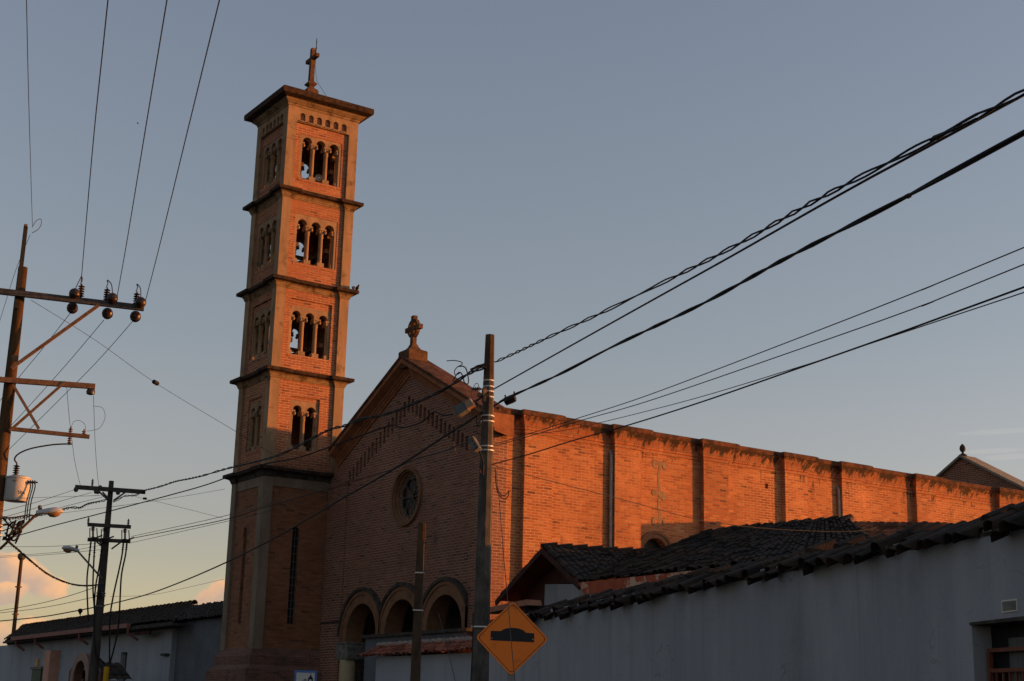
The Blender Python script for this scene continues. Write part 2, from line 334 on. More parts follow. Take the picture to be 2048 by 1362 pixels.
M['lamp_white'] = surf('lamp_white', (.42, .43, .44), (.5, .51, .52), 5, .45)
M['lamp_glass'] = surf('lamp_glass', (.22, .12, .05), (.3, .17, .07), 5, .2)
M['glass'] = surf('glass', (.008, .009, .011), (.014, .016, .02), 3, .6)
M['pane_blue'] = surf('pane_blue', (.016, .018, .022), (.035, .037, .04), 7, .4)
M['iron'] = surf('iron', (.02, .021, .024), (.035, .036, .04), 6, .6)
M['grille'] = surf('grille', (.13, .13, .14), (.18, .18, .19), 6, .6)
M['rust_red'] = surf('rust_red', (.16, .055, .035), (.22, .08, .05), 6, .6)
M['yellow'] = surf('yellow', (.97, .20, .0008), (.98, .22, .0008), 2, .45, 0, None, c3=(.62, .135, .003), c3s=5, c3lo=.56, c3hi=.72)
M['yellow_paint'] = surf('yellow_paint', (.5, .27, .01), (.6, .33, .015), 3, .5)
M['black'] = surf('black', (.022, .022, .026), (.03, .03, .034), 3, .55)
M['blue'] = surf('blue', (.03, .14, .38), (.04, .17, .44), 3, .4)
M['white'] = surf('white', (.58, .57, .53), (.64, .63, .59), 3, .5)
M['green'] = surf('green', (.05, .085, .06), (.08, .12, .085), 4, .6)
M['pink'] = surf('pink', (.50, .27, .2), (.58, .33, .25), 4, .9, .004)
M['sandpaint'] = surf('sandpaint', (.52, .34, .16), (.6, .4, .2), 9, .8, c3=(.2, .12, .06), c3s=12)
M['timber'] = surf('timber', (.09, .05, .03), (.16, .09, .05), 3, .8, 0, (1, 1, 6))
M['bronze'] = surf('bronze', (.06, .05, .035), (.1, .08, .055), 6, .45, 0, None, .6)
M['horn'] = surf('horn', (.36, .34, .31), (.44, .42, .38), 6, .5)
M['mortar_patch'] = surf('mortar_patch', (.24, .15, .085), (.34, .22, .13), 7, .95, .01)
M['bird'] = surf('bird', (.05, .045, .045), (.09, .08, .08), 20, .8)
M['ground'] = surf('ground', (.07, .065, .055), (.12, .11, .09), .6, .95)
M['asphalt'] = surf('asphalt', (.04, .04, .042), (.06, .06, .06), 2, .95, .005)
M['paving'] = surf('paving', (.16, .155, .145), (.22, .215, .2), 1.5, .95)
# ================================================================ SETTING
def flat(name, x0, x1, y0, y1, z, mt, th=.0):
    b = MB()
    if th: b.box(x0, x1, y0, y1, z-th, z)
    else: b.add([(x0, y0, z), (x1, y0, z), (x1, y1, z), (x0, y1, z)], [(0, 1, 2, 3)])
    return tag(b.build(name, mt), kind='structure')
flat('ground', -4000, 4000, -4000, 4000, 0, M['ground'])
flat('street', -200, 60, -1.5, 8.5, .004, M['asphalt'])
flat('pavement', -200, 60, 8.5, 11.6, .13, M['paving'], .126)
flat('far_pavement', -200, 60, -4.0, -1.5, .13, M['paving'], .126)
# ================================================================ BELL TOWER
TX, TY, SX, SY = -43.71, 19.52, 2.55, 2.71
tower = thing('bell_tower', 'tall square brick bell tower with stucco pilasters, stacked arcades and cross on top', 'bell tower', (TX-SX/2, TY+SY/2, 0))
FR = [(lambda u, z, d: V((TX+d, TY+u, z)), SY, 'right'), (lambda u, z, d: V((TX-SX+u, TY-d, z)), SX, 'front'),
      (lambda u, z, d: V((TX-u, TY+SY+d, z)), SX, 'back'), (lambda u, z, d: V((TX-SX-d, TY+SY-u, z)), SY, 'left')]
PW, RC = .34, .08      # pilaster width, recess of the brick field
def tower_outline():
    p = []
    c = [(TX-SX, TY), (TX, TY), (TX, TY+SY), (TX-SX, TY+SY)]
    for i in range(4):
        a = V(c[i]); b = V(c[(i+1) % 4]); d = (b-a).normalized(); n = V((d.y, -d.x)); ln = (b-a).length
        p += [a, a+d*PW, a+d*PW-n*RC, a+d*(ln-PW)-n*RC, a+d*(ln-PW)]
    return [(q.x, q.y) for q in p]
OUT = tower_outline(); SQ = [(TX-SX, TY), (TX, TY), (TX, TY+SY), (TX-SX, TY+SY)]
b = MB().sweep(SQ, [(.31, 0), (.31, 3.05), (.27, 3.1), (.12, 3.2), (.12, 3.47), (.08, 3.53), (-.06, 3.74)])
b.build('plinth', M['brick_plinth'], tower)
# storeys: z bottom, z top, recess bottom, recess top, stucco top, sill, spring, arch centres, radius
STO = [('low', 3.70, 9.17), ('two', 9.50, 12.45, 10.12, 11.93, 11.80, 10.14, 11.49, (-.255, .255), .155),
       ('three', 12.78, 15.56, 13.30, 15.25, 15.01, 13.33, 14.70, (-.5, 0, .5), .16),
       ('three', 15.83, 18.74, 16.50, 18.25, 18.25, 16.53, 17.91, (-.515, 0, .515), .175),
       ('three', 19.02, 22.10, 19.50, 21.15, 21.15, 19.53, 20.90, (-.515, 0, .515), .175)]
for si, S in enumerate(STO):
    z0, z1 = S[1], S[2]; low = si == 0
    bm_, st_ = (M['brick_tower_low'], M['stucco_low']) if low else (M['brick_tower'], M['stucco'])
    wall = MB(); pans = []
    for fr, ln, nm in FR:
        cu = ln/2
        if low: hole = arch_hole(cu-.06, 4.52, 7.49, .125, 10)
        else: hw = abs(S[8][0])+S[9]+.115; hole = [(cu-hw, S[3]), (cu+hw, S[3]), (cu+hw, S[4]), (cu-hw, S[4])]
        e = RC+.001 if nm in ('right', 'left') else RC+.3
        wall.sheet(fr, [(e, z0), (ln-e, z0), (ln-e, z1), (e, z1)], [ccw(hole)], -RC-.3, -RC)
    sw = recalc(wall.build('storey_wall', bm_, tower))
    for k, (x, y) in enumerate(SQ):
        dx = PW if k in (0, 3) else -PW; dy = PW if k in (0, 1) else -PW
        p = MB().box(min(x, x+dx), max(x, x+dx), min(y, y+dy), max(y, y+dy), z0-.02, z1+.01)
        p.build('pilaster', st_, sw)
    # floor slab
    MB().box(TX-SX+.2, TX-.2, TY+.2, TY+SY-.2, z0-.1, z0+.05).build('floor', M['dark_stone'], sw)
    if low:
        for fr, ln, nm in FR:
            cu = ln/2
            f = MB().prism(fr, [(PW, z1-.3), (ln-PW, z1-.3), (ln-PW, z1), (PW, z1)], -RC-.002, -RC+.03); recalc(f.build('frieze', st_, sw))
        for i in (0, 1):
            fr, ln, nm = FR[i]; cu = ln/2-.06
            pane = MB().prism(fr, ccw(arch_hole(cu, 4.50, 7.49, .135, 10)), -RC-.16, -RC-.14)
            wdo = recalc(pane.build('slit_window', M['glass'], tower))
            g = MB()
            g.beam(fr(cu, 4.52, -RC-.06), fr(cu, 7.6, -RC-.06), .014, .014)
            for j in range(12): g.beam(fr(cu-.125, 4.75+j*.25, -RC-.06), fr(cu+.125, 4.75+j*.25, -RC-.06), .014, .014)
            if i == 0: g.build('grille', M['grille'], wdo)
            rim = MB().sheet(fr, ccw([(cu-.21, 7.3), (cu+.21, 7.3)]+arc(cu, 7.49, .21, 0, PI, 10)), [ccw(arch_hole(cu, 7.301, 7.49, .126, 10))], -RC-.01, -RC+.012)
            recalc(rim.build('window_arch', M['brick_tower_low'], wdo))
        continue
    if si == 4:
        for fr, ln, nm in FR:
            cu = ln/2; sp = .32*ln/SY
            hs_ = [ccw(arch_hole(cu+(k-2.5)*sp, 21.60, 21.78, .1, 8)) for k in range(6)]
            band = MB().sheet(fr, [(PW+.001, 21.52), (ln-PW-.001, 21.52), (ln-PW-.001, 22.08), (PW+.001, 22.08)], hs_, -RC+.002, -.002)
            ab = recalc(band.build('blind_arcade', st_, sw))
            s = MB()
            for k in range(6):
                c = cu+(k-2.5)*sp; s.prism(fr, [(c-.12, 21.545), (c+.12, 21.545), (c+.12, 21.585), (c-.12, 21.585)], -.01, .035)
            recalc(s.build('arcade_sill', st_, sw))
    # string line on the pilasters
    if si >= 3:
        zj = 17.9 if si == 3 else 20.86; s = MB()
        for fr, ln, nm in FR:
            for a, c in ((0, PW+.03), (ln-PW-.03, ln)): s.prism(fr, [(a-.004, zj-.018), (c, zj-.018), (c, zj), (a-.004, zj)], -.02, .006)
        recalc(s.build('string_course', M['cornice'], sw))
    # arcades
    pz = S[5]; MB().box(TX-.99, TX-.82, TY+2.16, TY+2.28, pz-.4, pz+1.0).build('inner_post', st_, sw)  # stucco post added inside to catch sun from the back gap
    if True:
        fr, ln, nm = FR[2]; recalc(MB().prism(fr, [(.82, S[3]), (ln-.35, S[3]), (ln-.35, S[4]), (.82, S[4])], -RC-.36, -RC-.305).build('sun_block_board', M['timber'], sw))  # unseen board added behind the back arches, gapped to limit sun inside
    _, _, _, rb, rt, stt, sill, spr, cen, r = S
    for fr, ln, nm in FR:
        cu = ln/2; hw = abs(cen[0])+r+.113
        a0 = cu+cen[0]-r-.02; a1 = cu+cen[-1]+r+.02; cap = spr-.02
        pl = [(a0, sill), (a1, sill), (a1, cap)]
        for c in reversed(cen): pl += [(cu+c+r, cap)]+arc(cu+c, spr, r, 0, PI, 12)+[(cu+c-r, cap)]
        pl += [(a0, cap)]
        sh = MB().sheet(fr, [(cu-hw, rb), (cu+hw, rb), (cu+hw, stt), (cu-hw, stt)], [ccw(pl)], -RC-.27, -RC-(.06 if si < 3 else .015))
        ap = recalc(sh.build('arcade_panel', st_, tower))
        if stt < rt:
            recalc(MB().prism(fr, [(cu-hw, stt+.001), (cu+hw, stt+.001), (cu+hw, rt), (cu-hw, rt)], -RC-.27, -RC-.055).build('brick_infill', bm_, ap))
        recalc(MB().prism(fr, [(cu-hw, rb-.08), (cu+hw, rb-.08), (cu+hw, rb+.03), (cu-hw, rb+.03)], -RC-.2, -RC+.012).build('sill', bm_, ap))
        pos = [cen[0]-(cen[1]-cen[0])/2]+[(cen[i]+cen[i+1])/2 for i in range(len(cen)-1)]+[cen[-1]+(cen[1]-cen[0])/2]
        for k, q in enumerate(pos):
            end = k in (0, len(pos)-1); cw = (cen[1]-cen[0])/2-r; dd = -RC-.14
            if end: q = cen[0]-r-.03 if k == 0 else cen[-1]+r+.03
            c0 = fr(cu+q, 0, dd); cb_ = MB()
            rr = .078 if not end else .06
            cb_.lathe((c0.x, c0.y, sill), (0, 0, 1), [(rr, .14), (rr*.93, cap-sill-.3), (rr*1.15, cap-sill-.28), (rr*1.15, cap-sill-.25), (rr*.9, cap-sill-.24), (rr*1.2, cap-sill-.12), (rr*1.75, cap-sill-.03)], 10)
            def blk(z0_, z1_, h):
                p = [fr(cu+q-h, 0, dd-h), fr(cu+q+h, 0, dd-h), fr(cu+q+h, 0, dd+h), fr(cu+q-h, 0, dd+h)]
                cb_.hexa([(v.x, v.y, z0_) for v in p]+[(v.x, v.y, z1_) for v in p])
            blk(sill+.012, sill+.15, rr*1.55); blk(cap-.05, cap+.005, rr*1.75)
            for sgn in (-1, 1):     # curled leaves of the capital
                for sg2 in (-1, 1):
                    lf = fr(cu+q+sgn*rr*1.35, cap-.10, dd+sg2*rr*1.35); cb_.lathe(lf-V((0, 0, .07)), (0, 0, 1), [(.014, 0), (.044, .03), (.053, .07), (.022, .12)], 6)
            recalc(cb_.build('column', st_, ap, smooth=True))
# cornices
for zb, mm in ((9.15, M['dark_stone']), (12.43, M['cornice']), (15.54, M['cornice']), (18.72, M['cornice'])):
    pr = [(-.1, zb-.02), (.012, zb), (.03, zb+.03), (.03, zb+.06), (.05, zb+.07), (.055, zb+.11), (.085, zb+.15), (.14, zb+.185), (.17, zb+.2), (.2, zb+.205), (.2, zb+.225)]
    cn = MB().sweep(OUT, pr); co = recalc(cn.build('cornice', mm, tower))
    sl_ = MB().sweep(OUT, [(.1, zb+.178), (.155, zb+.182), (.205, zb+.198), (.25, zb+.215), (.252, zb+.32), (.12, zb+.345), (-.1, zb+.36)])
    recalc(sl_.build('cornice_slab', M['lichen'], co))
tc = MB().sweep(SQ, [(-.1, 22.05), (.02, 22.06), (.035, 22.10), (.035, 22.13), (.06, 22.14), (.09, 22.17), (.15, 22.22), (.19, 22.27), (.2, 22.30), (.29, 22.33), (.33, 22.345)])
tcn = recalc(tc.build('top_cornice', M['cornice'], tower))
rf = MB().sweep(SQ, [(.1, 22.262), (.2, 22.274), (.235, 22.295), (.33, 22.327), (.385, 22.35), (.395, 22.45), (.39, 22.55), (.3, 22.6)], True, False)
n0 = len(rf.v); rf.v.append((TX-SX/2, TY+SY/2, 22.98)); rf.f += [(n0-4+i, n0-4+(i+1) % 4, n0) for i in range(4)]
rof = recalc(rf.build('roof', M['lichen'], tower))
kx, ky = TX-SX/2+.03, TY+SY/2
cr = MB().sweep([(kx-.13, ky-.13), (kx+.13, ky-.13), (kx+.13, ky+.13), (kx-.13, ky+.13)], [(.07, 22.8), (.09, 23.34), (.06, 23.40), (-.02, 23.46), (-.04, 23.53), (.02, 23.58), (.05, 23.62), (.02, 23.67), (-.05, 23.74)])
crm = surf('cross_stone', (.065, .037, .021), (.15, .082, .043), 6, .9, .006, None, c3=(.12, .07, .045), c3s=4)
cro = recalc(cr.build('cross', crm, tower))
MB().hexa([(kx-.085, ky-.085, 23.7), (kx+.085, ky-.085, 23.7), (kx+.085, ky+.085, 23.7), (kx-.085, ky+.085, 23.7), (kx-.07, ky-.07, 25.02), (kx+.07, ky-.07, 25.02), (kx+.07, ky+.07, 25.02), (kx-.07, ky+.07, 25.02)]).build('cross_shaft', crm, cro)
MB().box(kx-.43, kx+.43, ky-.065, ky+.065, 24.56, 24.69).build('cross_arm', crm, cro)
rod = MB().tube([(kx+.02, ky+.11, 24.4), (kx+.03, ky+.11, 25.45)], .016, 5).lathe((kx+.03, ky+.11, 25.02), (0, 0, 1), [(.01, 0), (.035, .04), (.01, .09)], 6).lathe((kx+.03, ky+.11, 25.28), (0, 0, 1), [(.01, 0), (.03, .03), (.01, .07)], 6)
rod.tube([(kx+.02, ky+.11, 24.4), (kx+.05, ky+.2, 23.8), (kx+.25, ky+.75, 22.95)], .008, 4).build('lightning_rod', M['steel_dark'], tower)
# bell frames inside
for z in (20.1, 17.2, 13.85):
    bf = MB(); bf.beam((TX-SX+.25, TY+.75, z), (TX-.25, TY+.75, z+.02), .14, .14); bf.beam((TX-SX+.25, TY+1.9, z), (TX-.25, TY+1.9, z), .14, .14)
    bf.beam((TX-1.9, TY+.3, z+.12), (TX-1.9, TY+SY-.3, z+.12), .12, .12)
    bf.beam((TX-2.1, TY+.6, z-.5), (TX-2.1, TY+2.2, z+.25), .08, .08)
    bf.build('bell_frame', M['timber'], tower)
def bell(x, y, z, s, label):
    t = thing('bell', label, 'bell', (x, y, z))
    MB().lathe((x, y, z), (0, 0, -1), [(.02, 0), (.1*s, .02*s), (.17*s, .08*s), (.2*s, .25*s), (.24*s, .4*s), (.33*s, .52*s), (.34*s, .55*s), (.29*s, .55*s), (.2*s, .4*s), (.05, .1*s)], 16).build('bell_body', M['bronze'], t, smooth=True)
    MB().box(x-.3*s, x+.3*s, y-.06, y+.06, z, z+.12).build('yoke', M['timber'], t)
    MB().lathe((x, y, z-.3*s), (0, 0, -1), [(.015, 0), (.015, .2*s), (.05*s, .26*s), (.03, .32*s)], 8).build('clapper', M['iron'], t)
bell(TX-1.55, TY+1.75, 17.0, 1., 'bronze bell hanging inside the third arcade storey of the tower, behind its columns')
bell(TX-1.7, TY+1.1, 13.7, .9, 'bronze bell hanging inside the lower triple arcade of the bell tower')
hp = FR[0][0](1.36, 19.72, -.12)
t = thing('loudspeaker', 'round horn loudspeaker standing in the middle arch of the topmost tower arcade', 'loudspeaker', (hp.x, hp.y, 19.55))
hx = V((.78, -.6, -.18)).normalized()
MB().lathe(hp, hx, [(.035, -.13), (.045, -.04), (.07, .015), (.11, .045), (.118, .05), (.105, .036), (.065, .0), (.02, -.02)], 18).build('horn', M['horn'], t, smooth=True)
MB().lathe(hp-hx*.03, hx, [(.03, 0), (.045, .03), (.03, .07)], 10).build('driver', M['white'], t)
MB().box(hp.x-.08, hp.x-.04, hp.y-.02, hp.y+.02, 19.55, 19.7).build('bracket', M['iron'], t)
# birds
def bird(p, a, label, s=1.):
    o = V(p); d = V((math.cos(a), math.sin(a), 0)); t = thing('pigeon', label, 'bird', o)
    body = MB().lathe(o+V((0, 0, .05))-d*.12*s, d+V((0, 0, .35)), [(.008, -.1*s), (.02, -.02*s), (.05*s, .06*s), (.062*s, .14*s), (.045*s, .21*s), (.026*s, .25*s), (.033*s, .28*s), (.034*s, .305*s), (.015, .33*s)], 10)
    hd = o+V((0, 0, .05))-d*.12*s+(d+V((0, 0, .35))).normalized()*.31*s
    body.tube([hd, hd+d*.05*s], .01, 5, .002).build('body', M['bird'], t, smooth=True)
    q = V((-d.y, d.x, 0)); f = MB()
    for k in (-1, 1): f.tube([o+q*.02*k+V((0, 0, .08)), o+q*.02*k], .006, 4)
    f.build('legs', M['rust_red'], t)
sb = 15.54+.335
bird((TX+.1, TY+SY+.10, sb), 2.6, 'pigeon perched on a tower cornice slab, the one nearer the pilaster')
bird((TX+.14, TY+SY+.22, sb), -.2, 'pigeon perched on the outermost right tip of the tower cornice slab')
# ================================================================ CHURCH
XL, XR, YF, XC = -43.72, -33.97, 21.90, -38.6
church = thing('church', 'brick church with gabled front, round window, three arches and long buttressed side wall', 'church', (XC, YF+15, 0))
FF = lambda u, z, d: V((u, YF-d, z))
def gz(x): return 11.98-.5*abs(x-XC)
arches = (-40.94, -38.47, -36.03); AS, AR = 4.12, .96
slots = []
for k in range(-15, 15):
    x = XC+k*.245+(-.06 if k < 0 else -.06); zt = 11.25-.1237*abs(k)-(.0 if k else 0); slots.append(ccw(arch_hole(x, zt-(.50 if k <= 0 else .42), zt-.07, .074, 5)))
outer = [(XL, .0), (XR+.0, 0), (XR+.0, gz(XR)), (XC, gz(XC)), (XL, gz(XL))]
ah = lambda r, z0=-.0: [ccw(arch_hole(c, .3, AS, r, 18)) for c in arches]
rose_h = lambda r: ccw(arc(-38.51, 8.15, r, 0, 2*PI, 36)[:-1])
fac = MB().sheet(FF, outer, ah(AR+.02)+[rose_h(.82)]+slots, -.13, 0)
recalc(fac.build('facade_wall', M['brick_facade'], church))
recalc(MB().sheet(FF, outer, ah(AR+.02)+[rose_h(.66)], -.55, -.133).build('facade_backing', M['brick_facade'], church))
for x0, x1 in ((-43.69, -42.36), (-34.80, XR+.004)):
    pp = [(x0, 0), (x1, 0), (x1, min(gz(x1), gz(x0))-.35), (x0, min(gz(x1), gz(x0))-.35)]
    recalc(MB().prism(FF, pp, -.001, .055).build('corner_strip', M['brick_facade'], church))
recalc(MB().prism(FF, [(-43.69, 4.56), (-42.37, 4.56), (-42.37, 4.62), (-43.69, 4.62)], .03, .08).build('string_course', M['dark_stone'], church))
# arches: brick ring, moulding, hood
def ring(cx, zc, r0, r1, d0, d1, zb, lo, hi, mt, name, par, n=22):
    def pt(r, a): return (min(max(cx+r*math.cos(a), lo), hi), zc+r*math.sin(a))
    o = [pt(r1, PI*i/n) for i in range(n+1)]; i_ = [pt(r0, PI*i/n) for i in range(n+1)]
    b = MB()
    if zb < zc: o = [(o[0][0], zb)]+o+[(o[-1][0], zb)]; i_ = [(i_[0][0], zb)]+i_+[(i_[-1][0], zb)]
    k = len(o)
    vs = [FF(*p, d1) for p in i_]+[FF(*p, d1) for p in o]+[FF(*p, d0) for p in i_]+[FF(*p, d0) for p in o]
    fs = []
    for j in range(k-1): fs += [(j, j+1, k+j+1, k+j), (2*k+j, 2*k+j+1, j+1, j), (k+j, k+j+1, 3*k+j+1, 3*k+j)]
    fs += [(0, k, 3*k, 2*k), (k-1, 2*k+k-1, 3*k+k-1, k+k-1)]
    b.add(vs, fs); return recalc(b.build(name, mt, par))
mids = [-42.42, (arches[0]+arches[1])/2, (arches[1]+arches[2])/2, -34.82]
for i, c in enumerate(arches):
    lo, hi = mids[i]+.001, mids[i+1]-.001
    a = ring(c, AS, AR, 1.24, -.5, .07, 3.94, lo, hi, M['archivolt'], 'arch', church)
    ring(c, AS, 1.235, 1.30, -.05, .10, 3.94, lo, hi, M['archivolt'], 'arch_moulding', a)
    ring(c, AS, 1.295, 1.36, -.05, .085, 3.94, lo, hi, M['archivolt'], 'arch_moulding', a)
    ring(c, AS, 1.355, 1.455, -.05, .13, AS+.12, lo, hi, M['dark_stone'], 'hood_mould', a)
for i, x in enumerate((-42.06, mids[1], mids[2], -34.96)):
    cap = MB().sweep([(x-.36, YF-.10), (x+.36, YF-.10), (x+.36, YF+.5), (x-.36, YF+.5)], [(-.03, 3.40), (.0, 3.46), (0, 3.88), (.03, 3.9), (.03, 3.945)])
    c = recalc(cap.build('capital', M['grey_stone'], church))
    MB().lathe((x+.02, YF+.14, .3), (0, 0, 1), [(.34, 0), (.34, .25), (.27, .3), (.265, 3.1)], 18).build('column', M['cream'], church, smooth=True)
# porch interior
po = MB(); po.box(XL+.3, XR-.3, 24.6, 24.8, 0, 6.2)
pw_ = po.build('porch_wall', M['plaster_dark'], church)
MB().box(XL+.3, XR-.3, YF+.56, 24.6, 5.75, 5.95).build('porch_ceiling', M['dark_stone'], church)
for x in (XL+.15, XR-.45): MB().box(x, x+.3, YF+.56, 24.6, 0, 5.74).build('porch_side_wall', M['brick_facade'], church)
MB().box(-36.2, -35.2, 24.5, 24.59, 3.4, 4.62).build('porch_window', M['glass'], church)
g = MB()
for j in range(16): x = arches[0]-.9+j*.12; g.tube([(x, YF+.3, .3), (x, YF+.3, 3.42)], .014, 5)
g.beam((arches[0]-.95, YF+.3, 3.42), (arches[0]+.95, YF+.3, 3.42), .04, .05); g.beam((arches[0]-.95, YF+.3, 1.6), (arches[0]+.95, YF+.3, 1.6), .04, .05)
g.build('iron_gate', M['iron'], church)
# rose window
rw = MB()
n = 40; prof = [(.895, .0), (.895, .085), (.80, .085), (.80, .03), (.755, .02), (.755, -.06), (.70, -.08), (.70, -.15), (.64, -.17), (.64, -.30)]
vs = []; fs = []
for r, d in prof: vs += [FF(-38.51+r*math.cos(2*PI*j/n), 8.15+r*math.sin(2*PI*j/n), d) for j in range(n)]
for i in range(len(prof)-1): fs += [(i*n+j, i*n+(j+1) % n, (i+1)*n+(j+1) % n, (i+1)*n+j) for j in range(n)]
rw.add(vs, fs); rwo = rw.build('rose_window', M['archivolt'], church, smooth=False)
tr = MB(); rr = .63
for j in range(8):
    a = PI/8+j*PI/4+PI/8; tr.beam(FF(-38.51+.05*math.cos(a), 8.15+.05*math.sin(a), -.17), FF(-38.51+rr*math.cos(a), 8.15+rr*math.sin(a), -.17), .035, .035, up=V((0, 1, 0)))
    a += PI/8; tr.prism(FF, ccw([(-38.51+rr*math.cos(a-.393), 8.15+rr*math.sin(a-.393))]+[(-38.51+(.53+.0*q)*math.cos(a-.393+q*.0982*1) if False else -38.51+(.50+.07*math.sin(PI*q/8))*math.cos(a-.393+q*.0982), 8.15+(.50+.07*math.sin(PI*q/8))*math.sin(a-.393+q*.0982)) for q in range(9)]+[(-38.51+rr*math.cos(a+.393), 8.15+rr*math.sin(a+.393)), (-38.51+rr*math.cos(a), 8.15+rr*math.sin(a))]), -.19, -.15)
tr.lathe(FF(-38.51, 8.15, -.2), (0, -1, 0), [(.07, 0), (.07, .05), (.04, .06)], 12)
recalc(tr.build('tracery', surf('tracery', (.075, .065, .052), (.125, .105, .085), 8, .9), rwo))
for q in range(2):
    p = MB()
    for j in range(q, 8, 2):
        a0 = j*PI/4+PI/4; p.prism(FF, [(-38.51, 8.15)]+[(-38.51+.66*math.cos(a0+PI/16*i), 8.15+.66*math.sin(a0+PI/16*i)) for i in range(5)], -.24, -.225)
    recalc(p.build('window_glass', M['pane_blue'] if q else surf('pane_red', (.05, .022, .016), (.08, .035, .025), 6, .4), rwo))
# raking cornice : profile (depth outwards, drop from the top line), swept up one slope and down the other
TOPZ = 12.50
def rake(prof, name, mt, par, xa=-43.16, xb=-33.72, top=TOPZ):
    k = len(prof); vs = []
    for x in (xa, XC, xb):
        for d, t_ in prof: vs.append(FF(x, top-.5*abs(x-XC)+t_, d))
    fs = [(s*k+j, s*k+(j+1) % k, (s+1)*k+(j+1) % k, (s+1)*k+j) for s in (0, 1) for j in range(k)]
    fs += [tuple(range(k)), tuple(range(3*k-1, 2*k-1, -1))]
    return recalc(MB().add(vs, fs).build(name, mt, par))
rk = rake([(-.6, -.75), (.0, -.62), (.05, -.60), (.05, -.52), (.09, -.50), (.09, -.44), (.14, -.41), (.15, -.36), (.37, -.24), (.37, -.10), (-.6, -.10)], 'raking_cornice', M['rake'], church)
rake([(-.52, -.10), (.40, -.097), (.415, -.03), (.40, .0), (-.52, .0)], 'gable_coping', M['coping'], rk)
# cross on the gable
px_, py_ = XC+.02, YF+.02
pd = MB().sweep([(px_-.31, py_-.30), (px_+.31, py_-.30), (px_+.31, py_+.32), (px_-.31, py_+.32)], [(0.02, 12.1), (.02, 12.62), (.0, 12.66), (-.12, 12.71), (-.19, 12.80), (-.21, 12.86), (-.235, 12.90)])
gc = recalc(pd.build('gable_cross', crm, church))
MB().box(px_-.082, px_+.082, py_-.07, py_+.07, 12.86, 13.80).build('cross_shaft', crm, gc)
MB().box(px_-.43, px_+.43, py_-.072, py_+.072, 13.32, 13.465).build('cross_arm', crm, gc)
def annulus(cx, cz, r0, r1, y0, y1, n=24):
    b = MB(); vs = []
    for r, y in ((r0, y0), (r1, y0), (r1, y1), (r0, y1)): vs += [(cx+r*math.cos(2*PI*j/n), y, cz+r*math.sin(2*PI*j/n)) for j in range(n)]
    return b.add(vs, [(i*n+j, i*n+(j+1) % n, ((i+1) % 4)*n+(j+1) % n, ((i+1) % 4)*n+j) for i in range(4) for j in range(n)])
recalc(annulus(px_, 13.395, .225, .305, py_-.055, py_+.055).build('cross_ring', crm, gc))
# nave
YB = 62.0
FN = lambda u, z, d: V((XR+d, u, z))
nw = MB().sheet(FN, [(YF+.552, 0), (YB, 0), (YB, 9.56), (YF+.552, 9.56)], [ccw([(27.32, 5.6), (28.24, 5.6)]+arc(27.78, 6.55, .46, 0, PI, 14)),
     [(32.24, 8.97), (32.36, 8.97), (32.36, 9.13), (32.24, 9.13)], [(39.79, 8.97), (39.90, 8.97), (39.90, 9.12), (39.79, 9.12)]], -.35, 0)
recalc(nw.build('nave_wall', M['brick_nave'], church))
PILS = [(22.95, .95), (26.14, .98), (29.55, 1.0), (32.95, 1.0), (35.50, .95), (39.06, .95), (43.4, 1.0), (46.9, 1.0), (50.5, 1.0)]
PE = .16
for y, wd in PILS: MB().box(XR-.05, XR+PE, y, y+wd, 0, 9.58).build('buttress', M['brick_nave'], church)
o2 = [(XL+.5, YF+.33), (XR, YF+.33)]
for y, wd in PILS: o2 += [(XR, y), (XR+PE, y), (XR+PE, y+wd), (XR, y+wd)]
o2 += [(XR, YB), (XL+.5, YB)]
nc = MB().sweep(o2, [(-.2, 9.53), (.035, 9.535), (.035, 9.58), (.015, 9.585), (.015, 9.63), (.05, 9.635), (.05, 9.69), (.07, 9.72), (.10, 9.80), (.16, 9.90), (.22, 9.97), (.22, 10.0), (-.2, 10.0)])
nco = recalc(nc.build('nave_cornice', M['brick_cornice'], church))
recalc(MB().sweep(o2, [(-.3, 9.998), (.255, 10.0), (.26, 10.13), (.2, 10.16), (-.3, 10.16)]).build('parapet_coping', M['coping'], nco))
# nave front return below the gable end and roof
rfz = 11.26; xr_, xl_ = XR-.2, XL+.6
recalc(MB().add([(xl_, YF+.5, 9.9), (XC, YF+.5, rfz), (xr_, YF+.5, 9.9), (xl_, YB, 9.9), (XC, YB, rfz), (xr_, YB, 9.9), (xl_, YF+.5, 9.7), (xr_, YF+.5, 9.7), (xl_, YB, 9.7), (xr_, YB, 9.7)],
    [(0, 1, 4, 3), (1, 2, 5, 4), (0, 6, 7, 2, 1), (3, 4, 5, 9, 8), (6, 8, 9, 7), (0, 3, 8, 6), (2, 7, 9, 5)]).build('nave_roof', M['tile_dark'], church))
MB().box(XL+.3, XL+.65, YF+.5, YB, 0, 9.9).build('far_nave_wall', M['brick_nave'], church)
# arched side window
sw_ = MB(); n = 18; vs = []; fs = []
pr = [(.67, -.01), (.67, .06), (.60, .06), (.60, .03), (.47, .03), (.47, -.2)]
def wp(r, j, d):
    a = PI*j/n; return FN(27.78+r*math.cos(a), 6.55+r*math.sin(a), d)
for r, d in pr: vs += [wp(r, j, d) for j in range(n+1)]
for i in range(len(pr)-1): fs += [(i*(n+1)+j, i*(n+1)+j+1, (i+1)*(n+1)+j+1, (i+1)*(n+1)+j) for j in range(n)]
wn = sw_.add(vs, fs).build('side_window', M['archivolt'], church)
MB().box(XR-.25, XR-.22, 27.2, 28.4, 5.5, 7.1).build('pane', M['glass'], wn)
